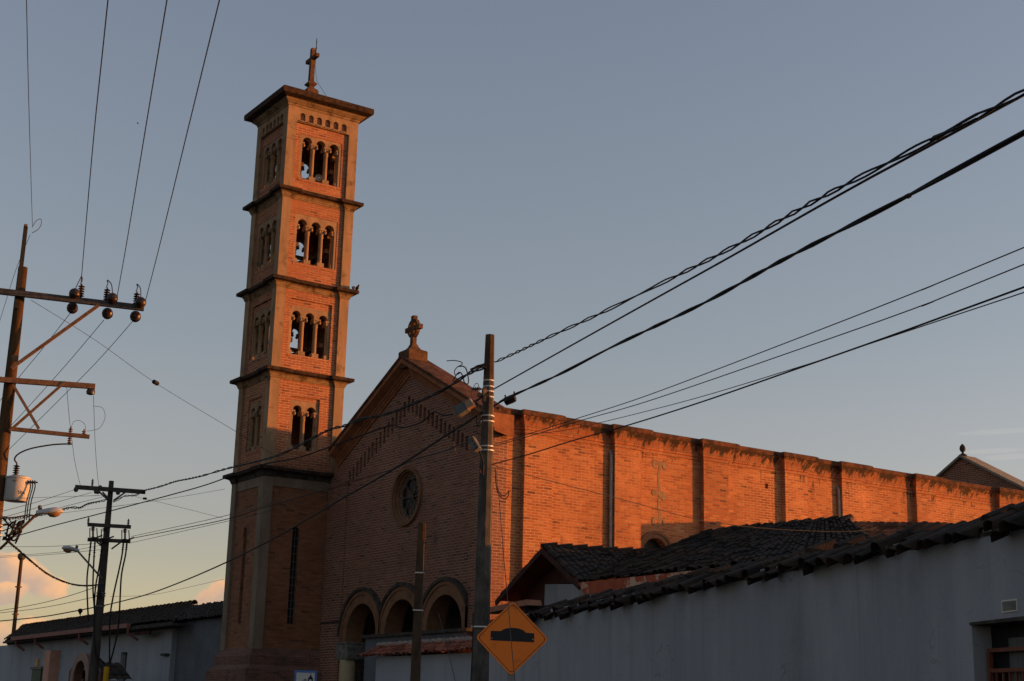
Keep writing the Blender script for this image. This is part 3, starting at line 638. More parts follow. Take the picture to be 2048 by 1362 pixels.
# drain pipes in the shade of the buttresses
for y, zt in ((26.065, 9.32), (35.425, 9.28)):
    MB().tube([(XR+.07, y, 0), (XR+.07, y, zt)], .05, 8).tube([(XR+.07, y, zt-.02), (XR-.02, y, zt+.10)], .05, 8).build('drain_pipe', M['galv'], church)
# mortar repair: a vertical seam with three cramps
mp = MB(); BD_ = .0075
def blob(y0, z0, ry, rz):
    k = 20; pts = []
    for j in range(k): q = 1+.25*math.sin(3*j+y0*9)+.15*random.uniform(-1, 1); pts.append((y0+ry*q*math.cos(2*PI*j/k), z0+rz*q*math.sin(2*PI*j/k)))
    global BD_; BD_ += .0013; mp.prism(FN, ccw(pts), .001, BD_)
seam = [(27.93+.03*math.sin(i*1.7), 9.34-i*.2) for i in range(11)]
pl = [(y-.04-.012*random.random(), z) for y, z in seam]+[(y+.04+.012*random.random(), z) for y, z in reversed(seam)]
mp.prism(FN, ccw(pl), .001, .007)
for y0, z0, ry, rz in ((27.93, 9.27, .30, .06), (27.75, 9.22, .09, .12), (28.14, 9.22, .08, .13), (27.95, 8.36, .27, .08), (28.08, 8.30, .16, .12), (27.74, 8.36, .10, .08), (27.9, 7.6, .25, .05), (27.72, 7.5, .06, .1), (28.12, 7.52, .06, .1)): blob(y0, z0, ry, rz)
recalc(mp.build('mortar_repair', M['mortar_patch'], church))
# chancel gable with its finial
FG = lambda u, z, d: V((u, 47.4-d, z))
cg = MB().prism(FG, [(XL+.6, 9.8), (XR-.3, 9.8), (XR-.3, 12.36-.56*4.33), (XC, 12.36), (XL+.6, 12.36-.56*4.52)], -.4, 0)
cgo = recalc(cg.build('chancel_gable', M['brick_facade'], church))
vs = []
for x in (XL+.4, XC, XR-.1):
    zt = 12.48-.56*abs(x-XC)
    vs += [(x, 47.25, zt-.10), (x, 47.25, zt), (x, 48.2, zt), (x, 48.2, zt-.10)]
recalc(MB().add(vs, [(s*4+j, s*4+(j+1) % 4, (s+1)*4+(j+1) % 4, (s+1)*4+j) for s in (0, 1) for j in range(4)]+[(0, 1, 2, 3), (11, 10, 9, 8)]).build('gable_coping', surf('pale_coping', (.20, .19, .15), (.3, .28, .22), 5, .9), cgo))
MB().lathe((XC, 47.45, 12.40), (0, 0, 1), [(.16, 0), (.17, .08), (.10, .12), (.04, .16), (.05, .2), (.10, .25), (.125, .34), (.10, .44), (.045, .51), (.01, .54)], 14).build('finial', M['dark_stone'], cgo, smooth=True)
# ================================================================ TILED ROOFS AND HOUSES
def tile_patch(P00, P10, P11, P01, pitch=.21, course=.36, amp=.045, seed=1, jit=.012, sag=0., lift=.02, lipjit=.03, th=.016):
    """barrel tiles over a four cornered slope: u along the eave, v up the slope"""
    rnd = random.Random(seed); P00, P10, P11, P01 = map(V, (P00, P10, P11, P01))
    lu = max((P10-P00).length, (P11-P01).length); lv = max((P01-P00).length, (P11-P10).length)
    nb = max(2, round(lu/pitch)); nc = max(1, round(lv/course)); SEG = 6
    nrm = (P10-P00).cross(P01-P00)
    if nrm.length < 1e-6: nrm = (P10-P00).cross(P11-P10)
    nrm.normalize()
    if nrm.z < 0: nrm = -nrm
    bj = [(rnd.uniform(-1, 1), rnd.uniform(-1, 1)) for _ in range(nb+1)]; cj = [[rnd.uniform(-1, 1) for _ in range(nc+1)] for _ in range(nb+1)]
    b = MB(); top = []; nu = nb*SEG
    rows = []
    for c in range(nc): rows += [(c, 0.), (c, .999)]
    vs = []
    for c, f in rows:
        for i in range(nu+1):
            t = i/SEG; k = min(int(t), nb-1); x = t-int(t) if t < nb else 0
            u = i/nu
            v = (c+f)/nc
            if c == 0 and f == 0: v += bj[k][0]*lipjit/lv
            ridge = abs(math.sin(PI*t)); pf = math.sqrt(max(0, 1-(2*x-1)**2)) if True else ridge
            h = amp*(pf*1.25-.35)+lift*(1-f)+jit*(bj[k][1]+cj[k][c])*.6
            p = P00*(1-u)*(1-v)+P10*u*(1-v)+P11*u*v+P01*(1-u)*v
            p = p+nrm*h-V((0, 0, sag*math.sin(PI*u)*1.0))
            vs.append(p)
    n = nu+1; fs = [(r*n+i, r*n+i+1, (r+1)*n+i+1, (r+1)*n+i) for r in range(len(rows)-1) for i in range(nu)]
    m_ = len(vs); vs2 = [p-nrm*th for p in vs]
    fs2 = [tuple(reversed([q+m_ for q in f])) for f in fs]
    rim = [(i, i+m_, i+1+m_, i+1) for i in range(nu)]
    return b.add(vs+vs2, fs+fs2+rim)
def ridge_caps(a, b_, r=.11, step=.36, seed=3):
    m_ = MB(); a = V(a); b_ = V(b_); n = max(2, int((b_-a).length/step)); rnd = random.Random(seed)
    d = (b_-a)/n; ax = d.normalized(); q = ax.cross(V((0, 0, 1))).normalized()
    for i in range(n):
        p0 = a+d*i+V((0, 0, rnd.uniform(-.012, .012))); p1 = p0+d*1.12
        for rr, pp in ((r, p0), (r*.82, p1)): pass
        vs = []
        for rr, pp in ((r*.74, p0-V((0, 0, .03))), (r*1.1, p1)):
            vs += [pp+q*rr*math.cos(PI*j/7)+V((0, 0, 1))*rr*math.sin(PI*j/7) for j in range(8)]
        vs += [v-V((0, 0, .018)) for v in vs]
        fs = [(j, j+1, 8+j+1, 8+j) for j in range(7)]+[(16+j, 24+j, 25+j, 17+j) for j in range(7)]+[(8+j, 9+j, 25+j, 24+j) for j in range(7)]+[(j, 16+j, 17+j, j+1) for j in range(7)]
        m_.add(vs, fs)
    return m_
# --- low white house along the street (right)
SA = .8846
P0 = C0+V((-31.37, 21.57, 2.6-0))*SA; P0.z = 0
AD = V((.9626, -.2712, 0)); BD = V((.2712, .9626, 0))
def AP(s_, off, z): return P0+AD*s_+BD*off+V((0, 0, z))
def onA(u, v, off):
    d = ray(u, v); q = P0+BD*off-C0; k = q.dot(BD)/d.dot(BD); return C0+d*k
EZ = 1.6+2.6*SA     # eave height
FA = lambda u, z, d: P0+AD*u-BD*d+V((0, 0, z))
hA = thing('street_house', 'low white plastered house wall along the street with crumbling dark clay tiles on top', 'house', AP(8, .3, 0))
def sA(u, v, off=0.): p = onA(u, v, off); return (p-P0).dot(AD), p.z
w0, wz1 = sA(1943, 1250); _, wz0 = sA(1946, 1400)
wa = MB().sheet(FA, [(-4.0, 0), (24, 0), (24, EZ+.12), (-4.0, EZ+.12)], [[(w0, .9), (w0+1.3, .9), (w0+1.3, wz1), (w0, wz1)]], -.32, 0)
recalc(wa.build('wall', M['plaster'], hA))
s0 = sA(985, 1237)[0]
# eave line taken along the wall, dipping a little at its far end
rt = tile_patch(AP(s0-.3, -.17, EZ-.10), AP(24, -.17, EZ+.0), AP(24, .62, EZ+.40), AP(s0-.3, .62, EZ+.27), pitch=.27, course=.36, amp=.10, seed=11, jit=.085, lipjit=.15, lift=.035)
ro = rt.build('tile_roof', M['tile_dark'], hA)
cq0, cq1 = sA(984, 1214, .2), sA(1066, 1214, .2); zc_ = onA(1020, 1219, .2).z
recalc(MB().prism(FA, [(cq0[0]-.3, zc_), (cq1[0], zc_-.01), (cq1[0]-.1, zc_+.12), (cq0[0]-.3, zc_+.13)], -.42, -.06).build('brick_coping', surf('brick_coping', (.30, .13, .08), (.42, .2, .12), 5, .9), hA))
MB().hexa([AP(-4, -.02, EZ-.02), AP(24, -.02, EZ+.02), AP(24, .75, EZ+.3), AP(-4, .75, EZ+.12), AP(-4, -.02, EZ+.02), AP(24, -.02, EZ+.06), AP(24, .75, EZ+.36), AP(-4, .75, EZ+.19)]).build('roof_bed', M['dark_stone'], ro)
MB().hexa([AP(-4, .75, EZ-.5), AP(24, .75, EZ-.5), AP(24, 3.2, EZ-.5), AP(-4, 2.2, EZ-.5), AP(-4, .75, EZ+.2), AP(24, .75, EZ+.38), AP(24, 3.2, EZ+.1), AP(-4, 2.2, EZ+.0)]).build('back_roof', M['tile_dark'], ro)
# window with red frame and bars
wf = MB(); ww = 1.3; zt, zb_ = wz1, .9; dp = -.16
zm = sA(1955, 1310, .16)[1]; zm2 = sA(1955, 1343, .16)[1]
fo = MB()
for z in (zt-.30, zm2, zb_+.03): fo.prism(FA, [(w0+.05, z-.02), (w0+ww-.01, z-.02), (w0+ww-.01, z+.025), (w0+.05, z+.025)], dp-.05, dp)
for x in (w0+.05, w0+ww-.05): fo.prism(FA, [(x, zb_), (x+.04, zb_), (x+.04, zt-.28), (x, zt-.28)], dp-.05, dp+.004)
win = recalc(fo.build('window', M['rust_red'], hA))
bb = MB()
for k in range(1, 10): x = w0+.05+k*.125; bb.prism(FA, [(x, zb_+.06), (x+.018, zb_+.06), (x+.018, zm2-.02), (x, zm2-.02)], dp-.035, dp-.01)
recalc(bb.build('window_bars', M['rust_red'], win))
recalc(MB().prism(FA, [(w0-.05, zb_-.1), (w0+ww+.05, zb_-.1), (w0+ww+.05, zt+.1), (w0-.05, zt+.1)], -.30, -.27).build('pane', M['glass'], win))
recalc(MB().prism(FA, [(w0+.35, zb_), (w0+ww, zb_), (w0+ww, zt-.16), (w0+.35, zt-.16)], -.265, -.25).build('curtain', surf('curtain', (.10, .105, .10), (.15, .155, .15), 3, .9, 0, (6, 6, .3)), win))
recalc(MB().prism(FA, [(w0-.02, zt-.004), (w0+ww+.02, zt-.0), (w0+ww+.02, zt+.05), (w0-.02, zt+.03)], -.3, .018).build('lintel', M['dark_stone'], win))
q0 = sA(2005, 1226); q1 = sA(2035, 1197)
vt = recalc(MB().prism(FA, [(q0[0], q0[1]), (q1[0], q0[1]+.005), (q1[0], q1[1]), (q0[0], q1[1]-.005)], 0.001, .012).build('meter_cover', M['white'], hA))
recalc(MB().prism(FA, [(q0[0]+.02, q0[1]+.02), (q1[0]-.02, q0[1]+.02), (q1[0]-.02, q1[1]-.02), (q0[0]+.02, q1[1]-.02)], .0125, .016).build('meter_lid', M['grey_stone'], vt))
# --- house behind: gable end to the street, then a long slope with a red fascia
o1 = 1.0
apex = onA(1085, 1093, o1); eL = onA(992, 1197, o1); eR = onA(1160, 1163, o1)
r0_ = onA(1292, 1106, 3.4)
e2 = eR+V((1, 0, 0))*9.0
r1_ = PY(1422, 1063, eR.y+2.3); r2_ = PY(1698, 1037, eR.y+2.3)
hB = thing('gabled_house', 'white house behind the street wall with dark tiled roofs, open gable and peeling red fascia', 'house', AP(2, 3, 0))
gB = tile_patch(eR-V((0, 0, .02)), r0_-V((0, 0, .03)), r0_, apex, pitch=.21, course=.34, amp=.05, seed=5, jit=.035, lipjit=.06)
rB = gB.build('gable_roof', M['tile_dark'], hB)
eLb = eL+BD*2.2+V((0, 0, -.05)); apb = apex+BD*2.6
tile_patch(eLb, eL, apex, apb, pitch=.21, course=.34, amp=.05, seed=6, jit=.04, lipjit=.08).build('gable_roof', M['tile_dark'], hB)
ridge_caps(apex-BD*.05+V((0, 0, .03)), r0_+V((0, 0, .02)), .1, .34, 4).build('ridge_tiles', M['tile_dark'], rB)
rD = tile_patch(eR, e2, r2_, r1_, pitch=.20, course=.34, amp=.055, seed=8, jit=.04, lipjit=.10).build('street_roof', M['tile_dark'], hB)
tile_patch(eR+V((0, 0, -.01)), eR+(r0_-eR)*.02, r1_, r0_, pitch=.21, course=.34, amp=.035, seed=9).build('valley_roof', M['tile_dark'], hB)
ridge_caps(r1_+V((0, 0, .0)), r2_+V((0, 0, .0)), .085, .36, 14).build('ridge_tiles', M['tile_dark'], rD)
k0 = PY(1664, 1094, r2_.y-1.3); ridge_caps(k0, r2_+V((0, 0, -.04)), .105, .2, 15).build('verge_tiles', M['tile_warm'], rD)
# verge boards, soffit, gable wall, posts
vb = MB()
vb.beam(apex-V((0, 0, .10)), eL-V((0, 0, .12)), .05, .13); vb.beam(apex-V((0, 0, .10)), eR-V((0, 0, .12)), .05, .13)
vb.build('verge_board', M['wood_red'], hB)
gw = MB(); dpt = .55
def sz(p): return ((p-P0).dot(AD), p.z)
ax_, az_ = sz(apex); lx, lz = sz(eL); rx, rz = sz(eR); bx = sz(onA(1090, 1168, o1+dpt))[0]; tz = onA(1100, 1166, o1+dpt).z
FB = lambda u, z, d: P0+AD*u+BD*(o1+dpt-d)+V((0, 0, z))
recalc(gw.prism(FB, [(bx-.25, 0), (rx+.5, 0), (rx+.5, rz-.3), (rx+.1, rz-.15), (rx-.3, rz-.0), (bx, tz)], -.2, 0).build('wall', M['plaster'], hB))
recalc(MB().prism(FB, [(lx+.25, 0), (bx-.251, 0), (bx-.001, tz), (rx-.35, rz+.05), (ax_, az_-.2), (lx+.25, lz-.05)], -.18, -.02).build('timber_gable', M['wood_red'], hB))
so_ = MB()
so_.add([apex-V((0, 0, .05)), eL-V((0, 0, .06)), eL-V((0, 0, .06))+BD*(dpt+.1), apex-V((0, 0, .05))+BD*(dpt+.1), eR-V((0, 0, .06)), eR-V((0, 0, .06))+BD*(dpt+.1)], [(0, 1, 2, 3), (0, 3, 5, 4)])
so_.build('soffit', M['wood_red'], hB)
recalc(MB().prism(FB, [(lx+.2, 0), (rx-.15, 0), (rx-.15, rz-.12), (ax_, az_-.12), (lx+.2, lz-.12)], -2.3, -.19).build('inner_house', M['wood_red'], hB))
vs = [eR+BD*.6-V((0, 0, .1)), e2+V((0, .5, 0))-V((0, 0, .1)), r2_-V((0, 0, .12)), r1_-V((0, 0, .12))]
MB().hexa([V((p.x, p.y, 0)) for p in vs]+vs).build('house_body', M['plaster'], hB)
fa0 = eR-V((0, .05, .03)); fb0 = e2-V((0, .05, .03))
vs = [fa0, fb0, fb0-V((0, 0, .26)), fa0-V((0, 0, .27))+V((.22, 0, 0))]; vs = vs+[p+V((0, .03, 0)) for p in vs]
recalc(MB().add(vs, [(0, 1, 2, 3), (4, 7, 6, 5), (0, 4, 5, 1), (1, 5, 6, 2), (2, 6, 7, 3), (3, 7, 4, 0)]).build('fascia_board', M['fascia'], hB, label='red fascia board with peeling pale paint'))
# --- far slope to the right of it
hC = thing('tiled_roof_house', 'reddish tiled slope of a far house, right of the upright ridge tiles', 'house', AP(9, 6, 0))
c2, c3 = PD(1897, 1046, 46.2), PD(1690, 1043, 46.5)
c1 = c2-V((1.36, 2.67, 1.5)); c0 = c3-V((1.36, 2.67, 1.5))
tile_patch(c0, c1, c2, c3, pitch=.2, course=.36, amp=.035, seed=21).build('roof', M['tile_warm'], hC)
MB().hexa([c0-V((0, 0, c0.z)), c1-V((0, 0, c1.z)), c2-V((0, 0, c2.z)), c3-V((0, 0, c3.z)), c0-V((0, 0, .1)), c1-V((0, 0, .1)), c2-V((0, 0, .1)), c3-V((0, 0, .1))]).build('wall', M['plaster'], hC)
# --- churchyard wall with red tiles, and the flat coped wall behind it
cw = thing('churchyard_wall', 'low white wall with a small red tiled coping in front of the church arches', 'wall', (-35.5, 21.0, 0))
xa = PY(752, 1330, 20.9).x; xe = PY(990, 1330, 20.9).x+.6
MB().box(xa, xe, 20.9, 21.2, 0, 3.36).build('wall', M['plaster_far'], cw)
zr_, ze_ = 3.70, 3.40
tile_patch((xa-.55, 20.62, ze_-.02), (xe, 20.62, ze_), (xe, 21.05, zr_), (xa-.05, 21.05, zr_-.02), pitch=.23, course=.24, amp=.06, seed=31, jit=.02, lipjit=.04).build('tile_coping', M['tile_red'], cw)
tile_patch((xe, 21.5, ze_), (xa-.5, 21.5, ze_), (xa-.05, 21.06, zr_), (xe, 21.06, zr_), pitch=.19, course=.24, amp=.04, seed=32).build('tile_coping', M['tile_red'], cw)
ridge_caps((xe, 21.05, zr_+.02), (xa-.1, 21.05, zr_+.0), .085, .3, 33).build('ridge_tiles', surf('ridge_tile', (.22, .17, .14), (.36, .3, .26), 4, .9, .005, None, c3=(.2, .08, .05)), cw)
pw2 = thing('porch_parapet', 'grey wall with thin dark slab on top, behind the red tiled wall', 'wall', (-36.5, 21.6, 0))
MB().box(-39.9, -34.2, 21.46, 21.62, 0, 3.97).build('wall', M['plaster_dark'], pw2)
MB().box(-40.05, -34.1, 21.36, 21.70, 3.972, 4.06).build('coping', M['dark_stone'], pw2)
# --- left house
hL = thing('corner_house', 'long white house left of the tower with dark tiled roof and faded red gutter', 'house', (-60, 24, 0))
eA = PY(6, 1296, 20.1); eB = PY(345, 1247, 20.1); tB = PY(388, 1208, 25.2); tA = PY(40, 1276, 25.2); eA.z = eB.z = 4.95; tA.z = tB.z
tile_patch(eA, eB, tB, tA, pitch=.3, course=.45, amp=.05, seed=41, jit=.03, sag=.0).build('roof', M['tile_dark'], hL)
fA = PY(338, 1248, 20.7); fB = PY(462, 1240, 20.7); gB_ = PY(470, 1200, 24.5); gA_ = PY(384, 1212, 24.5); fA.z = fB.z = 5.0
tile_patch(fA, fB, gB_, gA_, pitch=.3, course=.45, amp=.05, seed=42, jit=.03).build('roof', M['tile_dark'], hL)
ridge_caps(tA+V((0, 0, .02)), tB+V((0, 0, .04)), .14, .5, 43).build('ridge_tiles', M['tile_dark'], hL)
MB().hexa([(eA.x+.1, 20.12, 4.86), (eB.x-.1, 20.12, 4.86), (tB.x-.1, 25.1, 4.6), (tA.x+.1, 25.1, 4.6), (eA.x+.1, 20.12, 4.9), (eB.x-.1, 20.12, 4.9), (tB.x-.1, 25.1, tB.z-.1), (tA.x+.1, 25.1, tA.z-.1)]).build('roof_space', M['dark_stone'], hL)
FL = lambda u, z, d: V((u, 20.75-d, z))
cx0 = PY(342, 1300, 20.75).x
wn0 = PY(240, 1330, 20.75); wn1 = PY(255, 1304, 20.75)
recalc(MB().sheet(FL, [(-110, 0), (cx0, 0), (cx0, 4.75), (-110, 4.75)], [[(wn0.x, 2.6), (wn1.x, 2.6), (wn1.x, wn1.z), (wn0.x, wn1.z)]], -.3, 0).build('wall', M['plaster_far'], hL))
MB().hexa([(cx0-.2, 20.97, 4.7), (TX-SX-.3, 20.97, 4.7), (TX-SX-.6, 24.4, 4.7), (gA_.x+.3, 24.4, 4.7), (cx0-.2, 20.97, 5.03), (TX-SX-.3, 20.97, 5.03), (TX-SX-.6, 24.4, gB_.z-.1), (gA_.x+.3, 24.4, gA_.z-.1)]).build('roof_space', M['dark_stone'], hL)
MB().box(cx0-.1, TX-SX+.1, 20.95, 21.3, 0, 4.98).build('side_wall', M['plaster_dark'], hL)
MB().box(wn0.x-.1, wn1.x+.1, 20.95, 20.98, 2.5, wn1.z+.1).build('window', M['pane_blue'], hL)
gt0, gt1 = PY(22, 1290, 19.95), PY(255, 1261, 19.95); zg = 4.93
gut = MB().beam((gt0.x, 19.98, zg-.02), (gt1.x, 19.98, zg-.02), .16, .17).build('gutter', M['gutter'], hL)
for u in (30, 68, 155, 252):
    x = PY(u, 1290, 19.95).x; MB().tube([(x, 19.98, zg-.1), (x, 19.98, zg-.3), (x, 20.4, zg-.55)], .05, 6).build('down_pipe', M['gutter'], gut)
MB().beam((gt1.x, 20.3, 4.62), (PY(300, 1275, 20.3).x, 20.3, 4.62), .1, .12).build('eave_beam', M['wood_red'], hL)
MB().box(eA.x, eB.x, 20.06, 20.74, 4.76, 4.85).build('soffit', M['dark_stone'], hL)
for u, v0 in ((85, 1300),):
    a = PY(84, 1362, 20.3); c = PY(102, 1300, 20.3); MB().box(a.x, c.x-.05, 20.3, 20.75, 0, c.z).build('pillar', M['pink'], hL, label='pinkish pillar')  # pinkish tone over the whole pillar
dd0, dd1 = PY(61, 1355, 20.6), PY(80, 1338, 20.6); MB().box(dd0.x, dd1.x, 20.64, 20.749, 0, dd1.z).build('door', M['green'], hL)
MB().box(dd0.x-.15, dd1.x+.15, 20.6, 20.748, dd1.z+.002, dd1.z+.12).build('door_lintel', M['grey_stone'], hL)
sg0, sg1 = PY(70, 1335, 20.68), PY(77, 1317, 20.68); MB().box(sg0.x, sg1.x, 20.66, 20.749, sg0.z, sg1.z).build('wall_plaque', M['sandpaint'], hL)
MB().box(PY(345, 1300, 20.6).x-1.2, PY(352, 1300, 20.6).x-1., 20.6, 20.749, 3.75, 3.83).build('ledge', M['dark_stone'], hL)
# --- brick niche chapel
ny = 17.6
a0, a1, ap_ = PY(138, 1345, ny), PY(186, 1340, ny), PY(158, 1308, ny)
nx0, nx1, nxm = a0.x, a1.x, (a0.x+a1.x)/2; zE = PY(186, 1341, ny).z; zA = PY(160, 1307, ny).z
ns = thing('roadside_chapel', 'small brick chapel with pointed gable, round arched niche and tiled roof beside the utility pole', 'chapel', (nxm, ny+1, 0))
FS = lambda u, z, d: V((u, ny-d, z))
rr_ = (nx1-nx0)*.27; zs_ = zE-.35
recalc(MB().sheet(FS, [(nx0, 0), (nx1, 0), (nx1, zE), (nxm+.12, zA), (nxm-.12, zA), (nx0, zE)], [ccw(arch_hole(nxm, .8, zs_, rr_, 14))], -.3, 0).build('front_wall', M['brick_plinth'], ns))
rg = MB(); 
vs = []
for r, d in ((rr_, .0), (rr_, .05), (rr_+.28, .05), (rr_+.28, .0)): vs += [FS(nxm+r*math.cos(PI*j/14), zs_+r*math.sin(PI*j/14), d) for j in range(15)]
rg.add(vs, [(i*15+j, i*15+j+1, (i+1)*15+j+1, (i+1)*15+j) for i in range(3) for j in range(14)])
rg.build('niche_arch', surf('pale_arch', (.28, .19, .15), (.36, .25, .2), 4, .9), ns)
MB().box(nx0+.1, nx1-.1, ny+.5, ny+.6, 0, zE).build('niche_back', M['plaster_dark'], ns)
ye = PX(260, 1345, nx1).y
MB().box(nx0+.25, nx1, ny+.31, ye, 0, zE-.32).build('side_wall', M['brick_plinth'], ns)
tile_patch((nx1+.12, ny+.31, zE-.3), (nx1+.12, ye+.1, zE-.3), (nxm, ye+.1, zA-.3), (nxm, ny+.31, zA-.3), pitch=.3, course=.4, amp=.05, seed=51).build('tile_roof', M['tile_dark'], ns)
tile_patch((nx0-.05, ye+.1, zE-.3), (nx0-.05, ny+.31, zE-.3), (nxm, ny+.31, zA-.3), (nxm, ye+.1, zA-.3), pitch=.3, course=.4, amp=.05, seed=52).build('tile_roof', M['tile_dark'], ns)
# ================================================================ SIGNS
def plane_frame(c, n):
    n = V(n).normalized(); x = V((0, 0, 1)).cross(n).normalized(); y = n.cross(x)
    return lambda u, z, d: c+x*u+y*z+n*d
sc_ = PD(1024.3, 1276.5, 18.2); nrm_ = (C0-sc_); nrm_.z = 0; nrm_.rotate(Matrix.Rotation(R(4), 3, 'Z'))
FSg = plane_frame(sc_, nrm_); hd = 71/F*18.36
def diamond(h, r=.045, k=6):
    out = []
    for q in range(4):
        a = q*PI/2; cx, cy = (h-r*1.414)*math.cos(a), (h-r*1.414)*math.sin(a)
        out += [(cx+r*math.cos(a-PI/4+PI/2*j/k), cy+r*math.sin(a-PI/4+PI/2*j/k)) for j in range(k+1)]
    return out
sg = thing('warning_sign', 'yellow diamond road sign with a black speed bump symbol, in front of the grey pole', 'road sign', (sc_.x, sc_.y, 0))
pn = recalc(MB().prism(FSg, diamond(hd+.004), -.004, 0).build('panel', M['yellow'], sg))
recalc(MB().sheet(FSg, diamond(hd*.945, .04), [diamond(hd*.925, .04)], .0005, .0015).build('border', M['black'], pn))
k_ = hd/71; bp = [(-42*k_, -5*k_), (43*k_, -6.5*k_), (43*k_, 10.5*k_), (26*k_, 11.5*k_)]+[((1.5+24.5*math.cos(PI*(.04+.92*j/12)))*k_, (11.5+8.5*math.sin(PI*j/12))*k_) for j in range(1, 12)]+[(-24*k_, 13*k_), (-42*k_, 13*k_)]
sym = recalc(MB().prism(FSg, ccw(bp), .0005, .003).build('symbol', M['black'], pn))
for u in (-39.5, 40.5): MB().lathe(FSg(u*k_, -1*k_, .003), nrm_, [(.006, 0), (.006, .003), (.002, .005)], 8).build('rivet', M['strap'], sym)
pp = FSg(.0, 0, -.075); MB().tube([(pp.x, pp.y, 0), (pp.x, pp.y, sc_.z+.36)], .045, 10).build('post', M['galv'], sg)
for z in (-.22, .2): q = FSg(0, z, -.06); MB().box(q.x-.032, q.x+.032, q.y-.032, q.y+.032, q.z-.015, q.z+.015).build('clamp', M['galv'], sg)
b0 = PD(609, 1380, 42); FB_ = plane_frame(b0, (C0-b0)*V((1, 1, 0))); u_ = 42/F
bs = thing('tourist_sign', 'blue bordered white information sign with a black church pictogram at the tower foot', 'information sign', (b0.x, b0.y, 0))
bpn = recalc(MB().prism(FB_, [(-21*u_, -40*u_), (22*u_, -40*u_), (22*u_, 37*u_), (-21*u_, 37*u_)], -.02, 0).build('panel', M['blue'], bs))
recalc(MB().prism(FB_, [(-17*u_, -24*u_), (18*u_, -24*u_), (18*u_, 32.5*u_), (-17*u_, 32.5*u_)], .001, .004).build('white_field', M['white'], bpn))
ic = MB().prism(FB_, ccw([(5*u_, 8*u_), (15*u_, 8*u_), (15*u_, 22*u_), (10.5*u_, 29*u_), (5.5*u_, 22*u_)]), .005, .007)
ic.prism(FB_, ccw([(-14*u_, -18*u_), (4.9*u_, -18*u_), (4.9*u_, 8*u_), (-4*u_, 18*u_), (-14*u_, 8*u_)]), .005, .007)
ic.prism(FB_, [(9.8*u_, 28*u_), (11.2*u_, 28*u_), (11.2*u_, 32*u_), (9.8*u_, 32*u_)], .005, .007)
recalc(ic.build('church_pictogram', M['black'], bpn))
recalc(MB().prism(FB_, ccw([(7.5*u_, 9*u_), (12.5*u_, 9*u_), (12.5*u_, 18*u_)]+arc(10*u_, 18*u_, 2.5*u_, 0, PI, 6)), .0075, .009).build('pictogram_door', M['white'], bpn))
MB().tube([(b0.x, b0.y, 0), (b0.x, b0.y, b0.z+.3)], .04, 8).build('post', M['galv'], bs)
# ================================================================ POLES
def pole_at(u, v, dist): p = PD(u, v, dist); return p
def insul(mb, p, ax, n=4, r=.06, pitch=.05, rod=.018):
    prof = [(rod, 0)]
    for i in range(n): h = .02+i*pitch; prof += [(r*.45, h), (r, h+pitch*.3), (r*.9, h+pitch*.5), (r*.4, h+pitch*.75)]
    return mb.lathe(p, ax, prof+[(rod, .02+n*pitch), (rod, .05+n*pitch)], 12)
def wedge(d): return V((RIGHT.x, RIGHT.y, 0)).normalized()
RH = V((RIGHT.x, RIGHT.y, 0)).normalized(); BK = V((-RH.y, RH.x, 0))     # to the right of the view / away from it
# -- pole 1 : tall pole with transformer
D1 = 34.; t1 = PD(46, 535, D1); k1 = D1/F*1.03
def at1(u, v, dd=0.): return PD(u, v, D1+dd)
p1 = thing('utility_pole', 'tall brown utility pole at the left edge with long crossarms and steel tip', 'utility pole', (t1.x, t1.y, 0), 'utility poles')
MB().tube([(t1.x, t1.y, 0), (t1.x, t1.y, t1.z)], .21, 14, .105).build('shaft', M['pole_wood'], p1, smooth=True)
tip = PD(62, 455, D1-.12); q = V((t1.x, t1.y, 0))-BK*.13
MB().beam((q.x, q.y, t1.z-1.0), (q.x+.02, q.y, tip.z), .085, .05).build('steel_tip', M['cable'], p1)
MB().box(q.x-.032, q.x+.032, q.y-.032, q.y+.032, tip.z-.02, tip.z+.06).build('tip_clamp', M['steel_rust'], p1)
MB().tube(smooth_path([PD(66, 452, D1-.1), PD(72, 442, D1-.2), PD(81, 438, D1-.3), PD(83, 446, D1-.3), PD(77, 458, D1-.2), PD(64, 466, D1-.1)], 5), .008, 4).build('wire_loop', M['steel_rust'], p1)
def arm(u0, v0, u1, v1, w_, h_, mt, off=-.22, par=p1, d=D1):
    return MB().beam(PD(u0, v0, d)-BK*(-off), PD(u1, v1, d)-BK*(-off), w_, h_).build('crossarm', mt, par)
A1 = arm(-120, 573, 292, 621, .10, .13, M['steel_dark'], -.2)
A2 = arm(-120, 754, 195, 777, .10, .115, M['steel_rust'], -.2); A3 = arm(26, 861, 184, 877, .08, .085, M['steel_rust'], -.2)
def brace(u0, v0, u1, v1, w_=.07): MB().beam(PD(u0, v0, D1)-BK*.26, PD(u1, v1, D1)-BK*.26, w_, w_*.8).build('brace', M['steel_rust'], p1)
brace(30, 742, 203, 617, .085); brace(33, 774, 85, 862); brace(27, 866, 137, 769)
MB().beam(PD(29, 723, D1-.19), PD(30, 711, D1-.19), .15, .02, up=BK).build('number_plate', M['steel_rust'], p1)
def knob(par, p, r, ax): return MB().lathe(V(p)-V(ax).normalized()*r*.9, ax, [(.03, 0), (r*.75, r*.15), (r*.95, r*.5), (r*.8, r*.62), (r, r*.8), (r*.98, r*1.3), (r*.75, r*1.7), (.03, r*1.9)], 14).build('insulator', M['ceramic'], par, smooth=True)
